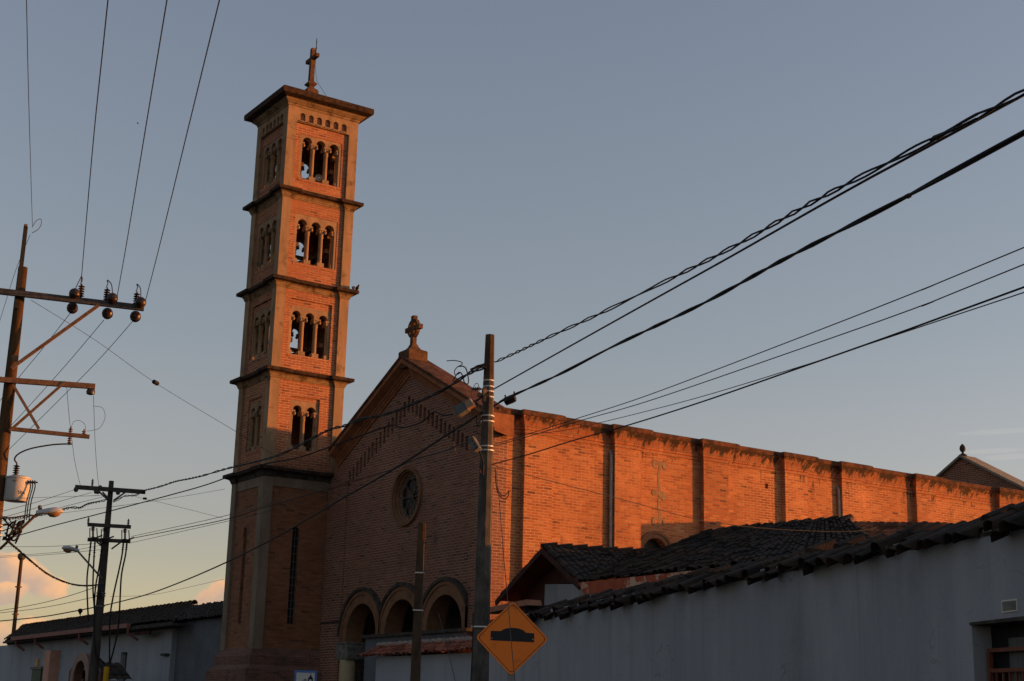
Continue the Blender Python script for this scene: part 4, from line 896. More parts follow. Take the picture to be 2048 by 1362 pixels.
for (a, c, e) in (((157, 596), (146, 617), (166, 600)), ((232, 605), (216, 628), (217, 607)), ((288, 613), (272, 634), (276, 615))):
    knob(A1, PD(*a, D1)-BK*.32, .125, V((.9, -.2, .35))); knob(A1, PD(*c, D1)-BK*.05, .125, V((-.8, .3, -.5)))
    s = MB(); insul(s, PD(*e, D1)-BK*.2, (0, 0, 1), 5, .075, .055); s.build('insulator', M['ceramic'], A1, smooth=True)
    top = PD(e[0], e[1]-27, D1)-BK*.2
    MB().tube(smooth_path([top, top+V((0, 0, .1))+RH*.03, PD(e[0]+2, e[1]-42, D1)-BK*.2, PD((a[0]+e[0])/2+4, a[1]-30, D1)-BK*.25, PD(a[0], a[1]-8, D1)-BK*.3], 5), .012, 4).build('jumper', M['wire'], A1)
s = MB().lathe(PD(187, 780, D1)-BK*.2, (0, 0, -1), [(.03, 0), (.08, .03), (.1, .08), (.09, .14), (.03, .16)], 12); s.build('insulator', M['ceramic'], A2, smooth=True)
for u, v, n_ in ((145, 873, 4), (172, 874, 3)):
    s = MB(); insul(s, PD(u, v+4, D1)-BK*.2, (0, 0, 1), n_, .05, .045)
    if n_ == 4: insul(s, PD(u, v+4, D1)-BK*.2, (0, 0, -1), 3, .05, .045)
    s.build('insulator', M['steel_rust'], A3, smooth=True)
# transformer
tb, tt = PD(34, 1004, D1), PD(36, 955, D1); txc = V((tb.x, tb.y, 0))-BK*.1; zb1, zt1 = tb.z, tt.z; trr = .255
tr_ = thing('transformer', 'pale grey cylindrical pole transformer with brown bushing on top', 'transformer', (txc.x, txc.y, zb1))
tk = MB().lathe((txc.x, txc.y, zb1), (0, 0, 1), [(trr*.93, 0), (trr, .03), (trr, zt1-zb1-.06), (trr*1.06, zt1-zb1-.05), (trr*1.06, zt1-zb1-.015), (trr*.6, zt1-zb1+.02)], 28).build('tank', M['grey_paint'], tr_, smooth=True)
bp_ = V((txc.x, txc.y, zt1))-RH*.06; s = MB(); insul(s, bp_, (0, 0, 1), 5, .075, .05); s.build('bushing', M['ceramic'], tr_, smooth=True)
s = MB(); insul(s, V((txc.x, txc.y, zt1-.12))+RH*trr-BK*.05, RH, 3, .05, .05); s.build('side_bushing', M['ceramic'], tr_, smooth=True)
for dz in (.12, .42): MB().box(txc.x-.3, txc.x+.05, txc.y-.03, txc.y+.03, zb1+dz, zb1+dz+.04).build('hanger', M['steel_dark'], tr_)
lug = V((txc.x, txc.y, zt1-.1))-BK*trr+RH*.02; MB().box(lug.x-.03, lug.x+.03, lug.y-.03, lug.y+.03, lug.z-.03, lug.z).build('lug', M['steel_dark'], tr_)
tx = bpy.data.curves.new('txt', 'FONT'); tx.body = '50A'; tx.size = .10; tx.align_x = 'CENTER'
to = bpy.data.objects.new('txt', tx); COL.objects.link(to); dg = bpy.context.evaluated_depsgraph_get(); me = bpy.data.meshes.new_from_object(to.evaluated_get(dg)); bpy.data.objects.remove(to)
mb = MB(); tvs = []
for v_ in me.vertices:
    a_ = math.atan2(-BK.y, -BK.x)+.75+v_.co.x/trr; tvs.append((txc.x+(trr+.003)*math.cos(a_), txc.y+(trr+.003)*math.sin(a_), zb1+.14+v_.co.y))
mb.add(tvs, [tuple(p.vertices) for p in me.polygons]).build('marking', M['black'], tk)
def wire_obj(name, label, cat, pts, r, mt='wire', n=5, k=8, group='overhead wires'):
    P = smooth_path(pts, k) if len(pts) > 2 else [V(p) for p in pts]
    b = MB().tube(P, r, n); c = b.build(name, M[mt], None, loc=P[0]); return tag(c, label, cat, group)
def luminaire(name, label, root, head, tail, arm_pts, mt_h, par_z, photocell):
    """street lamp: arm + cobra head; head and tail are the two ends of the lamp body"""
    t = thing(name, label, 'street lamp', root, 'street lamps on poles')
    ax = (V(head)-V(tail)); ln = ax.length; ax.normalize(); side = ax.cross(V((0, 0, 1))).normalized(); up = side.cross(ax)
    MB().tube(smooth_path(arm_pts, 6), .03, 8).build('arm', M['steel_rust'] if mt_h == 'lamp_warm' else M['galv'], t, smooth=True)
    body = MB(); st = []; n = 14
    for q, wd, ht, dz in ((0, .05, .05, 0), (.04, .085, .07, 0), (.3, .10, .085, .0), (.45, .125, .095, .0), (.75, .145, .10, 0), (.93, .11, .07, -.01), (1., .04, .03, -.02)):
        c = V(tail)+ax*ln*q+up*dz; st.append([c+side*wd*math.cos(2*PI*j/n)+up*ht*(math.sin(2*PI*j/n) if math.sin(2*PI*j/n) > 0 else .45*math.sin(2*PI*j/n)) for j in range(n)])
    vs = [p for r_ in st for p in r_]; k = len(st)
    body.add(vs, [(i*n+j, i*n+(j+1) % n, (i+1)*n+(j+1) % n, (i+1)*n+j) for i in range(k-1) for j in range(n)]+[tuple(range(n)), tuple(range((k-1)*n, k*n))])
    bo = recalc(body.build('lamp_head', M['lamp_white'], t, smooth=True))
    gl = MB(); st = []
    for q, wd, ht in ((.42, .03, .02), (.5, .10, .07), (.68, .12, .095), (.84, .095, .07), (.92, .03, .02)):
        c = V(tail)+ax*ln*q-up*.03; st.append([c+side*wd*math.cos(PI+PI*j/8)+up*ht*math.sin(PI+PI*j/8) for j in range(9)])
    gl.add([p for r_ in st for p in r_], [(i*9+j, i*9+j+1, (i+1)*9+j+1, (i+1)*9+j) for i in range(4) for j in range(8)]); gl.build('glass_bowl', M['lamp_glass'], bo, smooth=True)
    pc = V(tail)+ax*ln*.16+up*.07; MB().lathe(pc, up, [(.04, 0), (.045, .02), (.045, .08), (.03, .1)], 10).build('photocell', M['box_grey'], bo, smooth=True)
    return t
D1b = D1-.5
luminaire('street_lamp', 'street lamp on the tall left pole below its transformer, lit by low sun', PD(2, 1096, D1), PD(126, 1022, D1b), PD(72, 1027, D1b),
          [PD(0, 1098, D1), PD(38, 1062, D1b+.2), PD(74, 1028, D1b)], 'lamp_warm', 0, True)
# loose cables and fittings round pole 1
rnd = random.Random(5); tg = thing('cable_tangle', 'tangle of black service cables and connectors on the left pole beside its lamp arm', 'cables', PD(12, 1050, D1))
for k in range(9):
    u0, v0 = rnd.uniform(4, 14), rnd.uniform(1025, 1080); u1, v1 = rnd.uniform(24, 44), rnd.uniform(1040, 1068)
    MB().tube(smooth_path([PD(u0, v0, D1-.3), PD((u0+u1)/2+rnd.uniform(-6, 6), (v0+v1)/2+rnd.uniform(-16, 18), D1-.45+rnd.uniform(-.1, .1)), PD(u1, v1, D1-.4), PD(u1-rnd.uniform(4, 16), v1+rnd.uniform(4, 22), D1-.35)], 6), rnd.choice((.012, .016, .02)), 5).build('cable', M['cable'], tg)
for u, v in ((33, 1052), (42, 1049), (24, 1061), (38, 1056)): MB().lathe(PD(u, v, D1-.4), (rnd.uniform(-1, 1), .3, rnd.uniform(-.5, .5)), [(.02, 0), (.04, .02), (.045, .1), (.03, .14)], 8).build('connector', M['cable'], tg)
for z in (1053, 1061, 1073): q = PD(6, z, D1); MB().lathe((t1.x, t1.y, q.z), (0, 0, 1), [(.178, 0), (.19, 0), (.19, .025), (.178, .025)], 16).build('strap', M['strap'], p1)
# transformer leads
lead = lambda label, pts, r=.014: wire_obj('transformer_lead', label, 'cable', pts, r, 'cable', 5, 7, 'transformer leads')
lead('black lead curving from the transformer top to the small insulator on the lowest arm', [bp_+V((0, 0, .3)), PD(29, 918, D1-.15), PD(38, 907, D1-.2), PD(62, 897, D1-.2), PD(100, 890, D1-.2), PD(125, 888, D1-.2), PD(144, 888, D1-.2)], .018)
for lb, a in (('nearest the tank', 61), ('in the middle', 65), ('farthest from the tank', 70)):
    lead('thin lead hanging from the transformer side bushing, the one '+lb, [V((txc.x, txc.y, zt1-.12))+RH*(trr+.15), PD(a-1, 964, D1-.3), PD(a, 975, D1-.3), PD(a-8, 1005, D1-.4), PD(a-12, 1040, D1-.4)], .013)
# -- pole 2 : dark pole in front of the tower's left
D2 = 48.5; t2 = PD(223, 962, D2); FAC2 = D2
def p2(u, v, dd=0.): return PD(u, v, D2+dd)
q2 = thing('utility_pole', 'dark utility pole with three short crossarms and fuse cutouts, left of the church tower', 'utility pole', (t2.x, t2.y, 0), 'utility poles')
MB().tube([(t2.x, t2.y, 0), (t2.x, t2.y, t2.z)], .19, 14, .078).build('shaft', M['pole_far'], q2, smooth=True)
def arm2(u0, v0, u1, v1, w_=.11, h_=.13): return MB().beam(p2(u0, v0, -.18), p2(u1, v1, -.18), w_, h_).build('crossarm', M['pole_far'], q2)
B1 = arm2(150, 974, 291, 984); B2 = arm2(175, 1049, 262, 1054, .1, .11); B3 = arm2(175, 1079, 261, 1083, .1, .11)
def br2(u0, v0, u1, v1): MB().beam(p2(u0, v0, -.22), p2(u1, v1, -.22), .035, .05).build('brace', M['pole_far'], q2)
br2(199, 984, 217, 1001); br2(205, 984, 219, 1000); br2(250, 985, 227, 1001); br2(193, 1083, 211, 1099); br2(199, 1083, 213, 1098); br2(242, 1084, 223, 1098)
def kn2(par, u, v, r, ax): return MB().lathe(p2(u, v, -.2), ax, [(.03, -r*.8), (r*.8, -r*.6), (r, 0), (r*.9, r*.5), (.03, r*.8)], 12).build('insulator', M['steel_dark'], par, smooth=True)
kn2(B1, 152, 979, .085, RH); kn2(B1, 192, 983, .08, RH); kn2(B1, 200, 975, .075, BK); kn2(B1, 196, 984, .07, BK); kn2(B1, 236, 985, .08, RH)
for par, u, v, h in ((B1, 184, 975, 5), (B2, 176, 1049, 4), (B2, 256, 1052, 4)):
    s = MB(); insul(s, p2(u, v, -.18), (0, 0, 1), h, .045, .045); s.build('insulator', M['steel_dark'], par, smooth=True)
for u, v in ((186, 1056), (209, 1058), (250, 1060)):      # fuse cutouts between the two lower arms
    c = MB(); a, z = p2(u, v, -.28), p2(u, v+22, -.28)
    c.tube([a, z], .03, 8); c.tube([a+RH*.12, z+RH*.14], .018, 6); c.tube([a-RH*.1, z-RH*.1], .018, 6)
    cu_ = c.build('fuse_cutout', M['steel_dark'], q2)
    s = MB(); insul(s, a+V((0, 0, .05)), (0, 0, -1), 3, .075, .04); s.build('insulator', M['steel_dark'], cu_, smooth=True)
    s = MB(); insul(s, z-V((0, 0, .02)), V((0, 0, 1)), 2, .085, .04); s.beam(z, z+RH*.28+V((0, 0, .12)), .05, .04); s.build('fuse_base', M['steel_dark'], cu_)
for k_i, pts in enumerate((((182, 1083), (177, 1128), (174, 1160), (175, 1205), (177, 1243)), ((190, 1083), (187, 1135), (186, 1180), (189, 1225), (190, 1300), (210, 1330)), ((205, 1083), (199, 1130), (191, 1175), (189, 1220), (191, 1300), (211, 1328)), ((247, 1084), (244, 1110), (238, 1140), (226, 1195), (220, 1240), (219, 1330)), ((254, 1084), (251, 1110), (243, 1150), (240, 1200), (238, 1240), (232, 1280), (220, 1326)))):
    lb = ('leftmost, curving down to the tiled roof', 'second from the left, joining its neighbour lower down', 'third from the left, slanting in to the pole', 'slanting from right towards the pole foot', 'rightmost, falling almost straight down')[k_i]
    o = wire_obj('down_cable', 'cable under the dark fuse arms, '+lb, 'cable', [p2(u, v, -.35+.15*(j/len(pts))) for j, (u, v) in enumerate(pts)], .026, 'cable', 6, 7, 'cables down the dark pole')
    if True:
        s = MB()
        for j in range(4): c = p2(*[pts[0][i]+(pts[1][i]-pts[0][i])*(j+.6)/6 for i in (0, 1)], -.34); s.lathe(c, (0, 0, 1), [(.02, 0), (.05, .012), (.02, .03)], 8)
        tmp = s; o2_ = bpy.data.meshes.new('termination'); o0 = ORG[o.name]; o2_.from_pydata([tuple(V(p)-o0) for p in s.v], [], s.f); o2_.materials.append(M['cable'])
        oo = bpy.data.objects.new('termination', o2_); COL.objects.link(oo); oo.parent = o; ORG[oo.name] = o0
yc_ = p2(211, 1362, -.32); MB().tube([(yc_.x, yc_.y, .0), (yc_.x, yc_.y, p2(211, 1334).z)], .085, 12).build('yellow_guard', M['yellow_paint'], q2, smooth=True)
for v in (1188, 1193, 1214): q = p2(214, v); MB().lathe((t2.x, t2.y, q.z), (0, 0, 1), [(.14, 0), (.15, 0), (.15, .03), (.14, .03)], 16).build('strap', M['galv'], q2)
s = MB().lathe(p2(199, 1189, -.3), (0, 0, 1), [(.02, -.12), (.06, -.1), (.07, 0), (.05, .1), (.02, .12)], 10); s.build('spool', M['cable'], q2)
luminaire('street_lamp', 'grey street lamp on a slanting arm from the dark pole, unlit, in shade', p2(206, 1163), p2(125, 1095, -1.2), p2(157, 1103, -.9), [p2(208, 1162, 0), p2(180, 1130, -.5), p2(157, 1104, -.9)], 'grey', 0, True)
# -- pole 3 : thin steel post rising behind the left roof
D3 = 84.; t3 = PD(44, 1108, D3)
q3 = thing('steel_post', 'thin steel post catching orange light behind the left roof', 'post', (t3.x, t3.y, 0))
MB().tube([(t3.x, t3.y, 0), (t3.x, t3.y, t3.z)], .135, 12, .09).build('shaft', M['pole_wood'], q3, smooth=True)
MB().lathe((t3.x, t3.y, t3.z-.32), (0, 0, 1), [(.13, 0), (.21, .12), (.21, .3), (.12, .36)], 10).build('cap', M['steel_dark'], q3)
for v in (1175, 1230): MB().lathe((t3.x, t3.y, PD(40, v, D3).z), (0, 0, 1), [(.14, 0), (.18, 0), (.18, .06), (.14, .06)], 12).build('collar', M['steel_rust'], q3)
# -- pole 4 : concrete pole in the middle
D4 = 21.; t4 = PD(980, 670, D4); k4 = D4/F
q4 = thing('utility_pole', 'concrete utility pole with white straps before the church corner', 'utility pole', (t4.x, t4.y, 0), 'utility poles')
def octo(zb, zt, wb, wt):
    b = MB(); vs = []
    for z, w_ in ((zb, wb), (zt, wt)):
        c_ = w_*.42
        for x, y in ((-w_, -c_), (-c_, -w_), (c_, -w_), (w_, -c_), (w_, c_), (c_, w_), (-c_, w_), (-w_, c_)):
            p = V((t4.x, t4.y, 0))+V((math.cos(.75)*x-math.sin(.75)*y, math.sin(.75)*x+math.cos(.75)*y, z)); vs.append(p)
    return b.add(vs, [(j, (j+1) % 8, 8+(j+1) % 8, 8+j) for j in range(8)]+[tuple(range(7, -1, -1)), tuple(range(8, 16))])
zmid = PD(977, 900, D4).z
octo(0, zmid+1.0, .136, .075).build('shaft', M['concrete'], q4)
octo(zmid+.8, t4.z, .0775, .061).build('shaft_top', M['concrete_dark'], q4)
s = MB()
for v in range(690, 950, 13): p = PD(979-(v-690)*.012, v, D4-.15); s.lathe(p, -BK, [(.012, -.05), (.012, .1)], 6)
for v in (763, 775, 785, 796, 834, 845, 895, 903, 1256):
    z = PD(978, v, D4).z; w_ = .062+(t4.z-z)*.0128+(.011 if z < zmid+.5 else 0); st = MB(); vs = []
    for dz in (0, .018):
        for j in range(16): a = 2*PI*j/16; vs.append((t4.x+w_*1.12*math.cos(a), t4.y+w_*1.12*math.sin(a), z+dz))
    st.add(vs, [(j, (j+1) % 16, 16+(j+1) % 16, 16+j) for j in range(16)]); st.build('strap', M['strap'], q4)
br = MB().box(t4.x-.05, t4.x+.05, t4.y-.05, t4.y+.05, 0, 0) if False else MB()
c = PD(968, 790, D4-.2); br.beam(c-V((0, 0, .1)), c+V((0, 0, .1)), .05, .05).beam(c-RH*.1, c+RH*.08, .04, .05); br.build('clamp_bracket', M['steel_rust'], q4)
s = MB(); insul(s, PD(963, 778, D4-.15), -RH, 3, .035, .03); s.build('insulator', M['steel_dark'], q4, smooth=True)
def lbox(name, label, cat, a, b_, wdt, hgt, mt, tip=None):
    a, b_ = V(a), V(b_); t = thing(name, label, cat, (a+b_)/2)
    o = MB().beam(a, b_, wdt, hgt).build('housing', M[mt], t); d = (b_-a).normalized()
    for i in (.12, .88): MB().beam(a+(b_-a)*(i-.02), a+(b_-a)*(i+.02), wdt*1.06, hgt*1.06).build('band', M['steel_dark'], o)
    if tip: MB().beam(b_, b_+d*.10, wdt*.8, hgt*.8).build('end_cap', M[tip], o)
    return t, o
t, o = lbox('junction_box', 'grey cable closure hanging on the wire left of the concrete pole, its end lit orange', 'cable box', PD(913, 826, D4-.3), PD(934, 812, D4-.35), .15, .14, 'box_grey', 'lamp_glass')
t, o = lbox('terminal_box', 'small grey terminal box strapped beside the concrete pole above the arches', 'cable box', PD(943, 877, D4-.25), PD(956, 900, D4-.3), .10, .09, 'box_grey')
for j in range(3): MB().lathe(PD(945+j*4, 882+j*7, D4-.36), -BK, [(.012, 0), (.012, .03)], 6).build('port', M['black'], o)
sp = thing('cable_splice', 'dark splice canister hanging under the heavy cable right of the concrete pole', 'cable splice', PD(1021, 799, D4-.2))
so2 = MB().lathe(PD(1009, 804, D4-.2), PD(1033, 794, D4-.25)-PD(1009, 804, D4-.2), [(.03, 0), (.06, .01), (.062, .12), (.055, .165), (.02, .18)], 14).build('canister', M['cable'], sp, smooth=True)
MB().tube([PD(1012, 798, D4-.2), PD(1010, 790, D4-.2)], .012, 5).build('hanger', M['cable'], sp); MB().tube([PD(1029, 791, D4-.22), PD(1028, 783, D4-.22)], .012, 5).build('hanger', M['cable'], sp)
# -- pole 5 : short post with a strip added for its sunlit top
D5 = 25.; t5 = PD(843, 1046, D5)
q5 = thing('wooden_post', 'dark square post with sunlit orange top edge, before the church arches', 'post', (t5.x, t5.y, 0))
b = MB(); w0_, w1_ = .10, .055; vs = []
for z, w_ in ((0, w0_), (t5.z, w1_)):
    for x, y in ((-w_, -w_), (w_, -w_), (w_, w_), (-w_, w_)): vs.append(V((t5.x, t5.y, z))+RH*x+BK*y)
b.hexa(vs).build('shaft', M['concrete_dark'], q5)
MB().hexa([V((t5.x, t5.y, z))+RH*x+BK*y for z in (PD(846, 1082, D5).z, t5.z-.01) for x, y in ((.03, -.075), (.075, -.06), (.075, .02), (.03, .02))]).build('sunlit_strip', M['pole_wood'], q5)  # raised strip stands in for the sunlit patch near the top
for v in (1147, 1222): z = PD(838, v, D5).z; w_ = .062+(t5.z-z)*.0085; MB().hexa([V((t5.x, t5.y, zz))+RH*x*w_+BK*y*w_ for zz in (z, z+.018) for x, y in ((-1.08, -1.08), (1.08, -1.08), (1.08, 1.08), (-1.08, 1.08))]).build('strap', M['strap'], q5)
# ================================================================ OVERHEAD WIRES
def wire(label, d0, d1, pts, r=.006, mt='wire', ext=(0, 0), twist=None, name='overhead_wire', cat='wire', wob=0., group='overhead wires'):
    u0, v0 = pts[0]; u1, v1 = pts[-1]; ln = math.hypot(u1-u0, v1-v0); P = []
    for u, v in pts:
        t = ((u-u0)*(u1-u0)+(v-v0)*(v1-v0))/ln**2; P.append(PD(u, v, 1/((1-t)/d0+t/d1)))
    if ext[0]: P.insert(0, P[0]+(P[0]-P[1]).normalized()*ext[0])
    if ext[1]: P.append(P[-1]+(P[-1]-P[-2]).normalized()*ext[1])
    P = smooth_path(P, 10) if len(P) > 2 else [P[0], P[0].lerp(P[1], .5), P[1]]
    b = MB()
    if twist:
        hr, pitch, ns = twist; Q = [P[0]]; step = pitch/10
        for i in range(len(P)-1):
            d = P[i+1]-P[i]; n = max(1, int(d.length/step)); Q += [P[i]+d*(j/n) for j in range(1, n+1)]
        s = 0; st = [[] for _ in range(ns)]; rn = random.Random(len(label))
        ph = 0.; lastp = Q[0]
        for i, q in enumerate(Q):
            t = (Q[min(i+1, len(Q)-1)]-Q[max(i-1, 0)]).normalized(); a = t.cross(V((0, 0, 1))).normalized(); e = t.cross(a)
            ph += (q-lastp).length/pitch*2*PI*(1+.55*math.sin(i*.137)+.3*math.sin(i*.41+2)); lastp = q
            for k in range(ns): w_ = ph+2*PI*k/ns; st[k].append(q+(a*math.cos(w_)+e*math.sin(w_))*hr)
        b.tube(st[0], r, 5); o = b.build(name, M[mt], None, loc=P[0])
        for k in range(1, ns):
            c = MB().tube(st[k], r, 5); o0 = ORG[o.name]; me = bpy.data.meshes.new('strand'); me.from_pydata([tuple(V(p)-o0) for p in c.v], [], c.f); me.materials.append(M[mt])
            oo = bpy.data.objects.new('strand', me); COL.objects.link(oo); oo.parent = o; ORG[oo.name] = o0
    else:
        b.tube(P, r, 5); o = b.build(name, M[mt], None, loc=P[0])
    return tag(o, label, cat, group)
# high lines coming over the camera to the first pole
wire('thinnest of the lines dropping from the top edge, ending on the steel tip', 34, 18, [(65, 455), (60, 290), (56, 140), (53, 0)], .006, ext=(0, 16))
wire('first thick line from the top edge to the innermost arm insulators of the left pole', 33.8, 17, [(160, 590), (163, 555), (186, 290), (216, 0)], .009, ext=(0, 16))
wire('middle thick line from the top edge to the left pole arm', 33.8, 17, [(233, 600), (254, 482), (294, 240), (334, 0)], .009, ext=(0, 16))
wire('rightmost thick line from the top edge to the arm end insulator', 33.8, 17, [(291, 602), (322, 480), (378, 250), (439, 0)], .009, ext=(0, 16))
# same lines going on, away to the left
wire('line leaving the innermost lower insulator down towards the left edge', 34, 44, [(140, 627), (83, 700), (40, 752), (-30, 838)], .008, ext=(0, 12))
wire('line leaving the middle lower insulator down towards the left edge', 34, 46, [(208, 640), (123, 740), (27, 846), (-40, 915)], .008, ext=(0, 12))
wire('line leaving the outer lower insulator down towards the left edge', 34, 48, [(265, 643), (178, 740), (24, 893), (-40, 955)], .008, ext=(0, 12))
wire('thin steel wire slanting down at the far left above the upper arm', 34, 38, [(60, 470), (30, 545), (0, 640)], .006, ext=(0, 10))
wire('thin guy wire with a small insulator, from the left pole across to the tower', 34, 46, [(62, 600), (190, 680), (313, 767), (470, 862), (575, 926), (700, 1003)], .006, 'wire')
g = thing('strain_insulator', 'small dark block insulator on the thin guy wire against open sky', 'insulator', PD(314, 767, 37.6))
MB().lathe(PD(307, 763, 37.4), PD(322, 771, 37.7)-PD(307, 763, 37.4), [(.02, 0), (.055, .01), (.06, .05), (.045, .09), (.06, .13), (.055, .19), (.02, .2)], 10).build('body', M['cable'], g)
# drops from the second and third arms to the dark pole
wire('left thin line from the second left arm to the dark pole', 34, 48.2, [(133, 768), (138, 830), (143, 872), (150, 925), (161, 972)], .006)
wire('right thin line from the arm end insulator to the dark pole', 34, 48.2, [(187, 792), (190, 880), (194, 940), (198, 974)], .006)
wire('wire loop hanging from the arm end insulator like a ring', 34, 34, [(186, 812), (205, 816), (210, 835), (200, 855), (184, 861), (174, 862)], .005)
wire('small arched wire joining the two insulators of the lowest arm', 33.8, 33.8, [(142, 862), (146, 845), (158, 841), (169, 848), (172, 862)], .005)
# between the two left poles
wire('upper thin line between the transformer pole and the dark pole crossarm end', 34, 48.3, [(18, 1019), (80, 1002), (147, 980)], .007, ext=(3, 0))
wire('second thin line between the transformer pole and the dark pole', 34, 48.3, [(20, 1031), (100, 1008), (183, 985)], .007, ext=(3, 0))
wire('third thin line between the transformer pole and the dark pole, below the others', 34, 48.3, [(25, 1043), (110, 1018), (212, 992)], .007, ext=(3, 0))
wire('twisted cable bundle between transformer pole and dark pole', 33.6, 48.2, [(8, 1037), (28, 1036), (60, 1031), (72, 1033), (100, 1024), (112, 1026), (126, 1019), (146, 1015), (160, 1016), (176, 1008), (200, 1003), (216, 999)], .014, 'cable', twist=(.022, .9, 2))
wire('nearly level hair thin wire left of the dark pole', 60, 60, [(52, 996), (142, 993), (218, 990)], .007, 'wire', ext=(30, 0))
wire('hair thin wire rising right behind the dark pole to the tower', 62, 58, [(125, 1026), (220, 1014), (340, 997), (450, 978)], .007, 'wire', ext=(30, 0))
wire('twisted bundle from concrete pole across tower to dark pole', 20.8, 48.2, [(970, 734), (948, 742), (932, 750), (905, 768), (880, 783), (850, 797), (800, 818), (760, 831), (720, 838), (690, 851), (665, 857), (640, 868), (600, 890), (560, 909), (520, 921), (470, 933), (440, 941), (410, 950), (380, 957), (350, 963), (320, 973), (291, 980)], .014, 'cable', twist=(.016, 1.1, 2))
wire('twisted tail of the bundle under the dark pole crossarm', 48.2, 48.2, [(291, 980), (272, 990), (250, 992), (238, 998), (226, 1004)], .012, 'cable', twist=(.02, .5, 2))
wire('thin wire with a tiny insulator, from the dark pole arm towards the tower', 48.3, 46.5, [(264, 991), (290, 998), (330, 1007), (445, 1036)], .005, 'wire')
MB_ = thing('strain_insulator', 'tiny insulator on the wire right of the dark pole crossarm', 'insulator', PD(290, 998, 48))
MB().lathe(PD(286, 997, 48), RH, [(.02, 0), (.045, .02), (.03, .06), (.045, .1), (.02, .12)], 8).build('body', M['cable'], MB_)
wire('heavy line from the grey closure past the tower to the transformer pole', 20.7, 33.5, [(905, 829), (885, 830), (868, 824), (848, 841), (822, 852), (800, 855), (780, 851), (700, 879), (600, 914), (518, 931), (420, 967), (340, 990), (220, 1022), (100, 1053), (5, 1080)], .011, 'cable')
wire('thick cable from the concrete pole down past the tower foot and dark pole', 20.8, 48.2, [(966, 822), (932, 846), (899, 866), (815, 921), (750, 960), (684, 997), (560, 1070), (456, 1123), (364, 1163), (290, 1190), (216, 1209)], .017, 'cable')
wire('continuation of the thick cable left of the dark pole to the left edge', 48.2, 60, [(216, 1209), (150, 1222), (80, 1234), (-10, 1243)], .02, 'cable', ext=(0, 10))
wire('thinner cable from the terminal box joining the thick cable before the facade', 20.8, 28, [(942, 884), (921, 889), (880, 905), (826, 920), (790, 936), (740, 953), (704, 962)], .010, 'cable')
wire('thin line crossing the tower, uppermost of the three below its cornice', 29, 49, [(704, 962), (600, 985), (520, 1013), (414, 1040), (262, 1073)], .008, 'wire')
wire('middle line of the three crossing the tower, the thickest', 30, 49, [(700, 966), (600, 994), (520, 1017), (442, 1041), (262, 1077)], .012, 'cable')
wire('lowest thin line of the three crossing the tower to the fuse arm', 30, 49, [(700, 975), (600, 1005), (520, 1027), (456, 1042), (260, 1086)], .007, 'wire')
wire('faint line left of the dark pole fuse arm, level with the lamp', 49, 70, [(182, 1088), (90, 1093), (0, 1093)], .008, 'wire', ext=(0, 10))
wire('faint line above the shaded lamp running to the left edge', 55, 70, [(205, 1090), (120, 1104), (5, 1112)], .008, 'wire', ext=(0, 12))
wire('faint line just under the shaded lamp running to the left edge', 50, 70, [(203, 1099), (100, 1109), (0, 1115)], .008, 'wire', ext=(0, 12))
wire('sagging twisted cable from the left pole over the steel post to the dark pole', 33.7, 48.2, [(8, 1074), (22, 1088), (40, 1103), (52, 1114), (95, 1148), (132, 1165), (160, 1171), (185, 1171), (206, 1168)], .016, 'cable', twist=(.014, .5, 2))
wire('lower left line rising gently to the dark pole, the upper one', 60, 48.3, [(-10, 1223), (60, 1211), (120, 1197), (184, 1177), (206, 1169)], .011, 'cable', ext=(10, 0))
wire('lower left line rising gently to the dark pole, the lower one', 60, 48.3, [(-10, 1227), (60, 1219), (120, 1209), (206, 1190)], .010, 'cable', ext=(10, 0))
wire('thin wire right of the dark pole towards the tower foot', 48.5, 46.5, [(220, 1193), (300, 1190), (370, 1176), (448, 1158)], .005, 'wire')
# hanging hook on the lower cable
hk = thing('cable_hook', 'small hook clamp hanging from the lowest cable above the left roof', 'clamp', PD(161, 1222, 50))
MB().lathe(PD(161, 1217, 50), (0, 0, -1), [(.02, 0), (.07, .02), (.08, .09), (.03, .16), (.02, .2)], 8).build('clamp', M['cable'], hk); MB().tube([PD(162, 1226, 50), PD(157, 1246, 50)], .008, 4).build('tail', M['cable'], hk)
# cables from the concrete pole to the upper right
wire('heavy twisted bundle, uppermost cable rising to the right edge', 20.8, 8.2, [(990, 724), (1030, 706), (1100, 673), (1200, 627), (1320, 568), (1460, 497), (1620, 407), (1800, 313), (1950, 235), (2060, 178)], .0085, 'cable', ext=(0, 14), twist=(.0145, 1.25, 2))
wire('straight cable rising just below the uppermost twisted bundle', 20.8, 8.4, [(988, 778), (1130, 698), (1300, 603), (1460, 514), (1700, 378), (2060, 183)], .010, 'cable', ext=(0, 14))
wire('heavy cable above the dark splice, second pair from the top right', 20.8, 8.2, [(988, 812), (1005, 801), (1030, 789), (1120, 748), (1230, 691), (1400, 610), (1560, 523), (1800, 400), (2060, 259)], .0108, 'cable', ext=(0, 14), twist=(.0085, 2.0, 2))
wire('thin uppermost of the four far wires at right', 20.8, 11, [(988, 889), (1050, 870), (1151, 838), (1300, 789), (1600, 675), (1850, 577), (2060, 490)], .0055, 'wire', ext=(0, 14))
wire('second thin wire of the four at right', 20.8, 11, [(986, 893), (1060, 872), (1162, 841), (1300, 801), (1600, 698), (1850, 609), (2060, 524)], .0055, 'wire', ext=(0, 14))
wire('lowest thin wire at right, crossing the thicker one beside it', 26, 11, [(1060, 868), (1120, 862), (1193, 847), (1379, 800), (1598, 734), (1720, 694), (1900, 634), (2060, 581)], .0052, 'wire', ext=(0, 14))
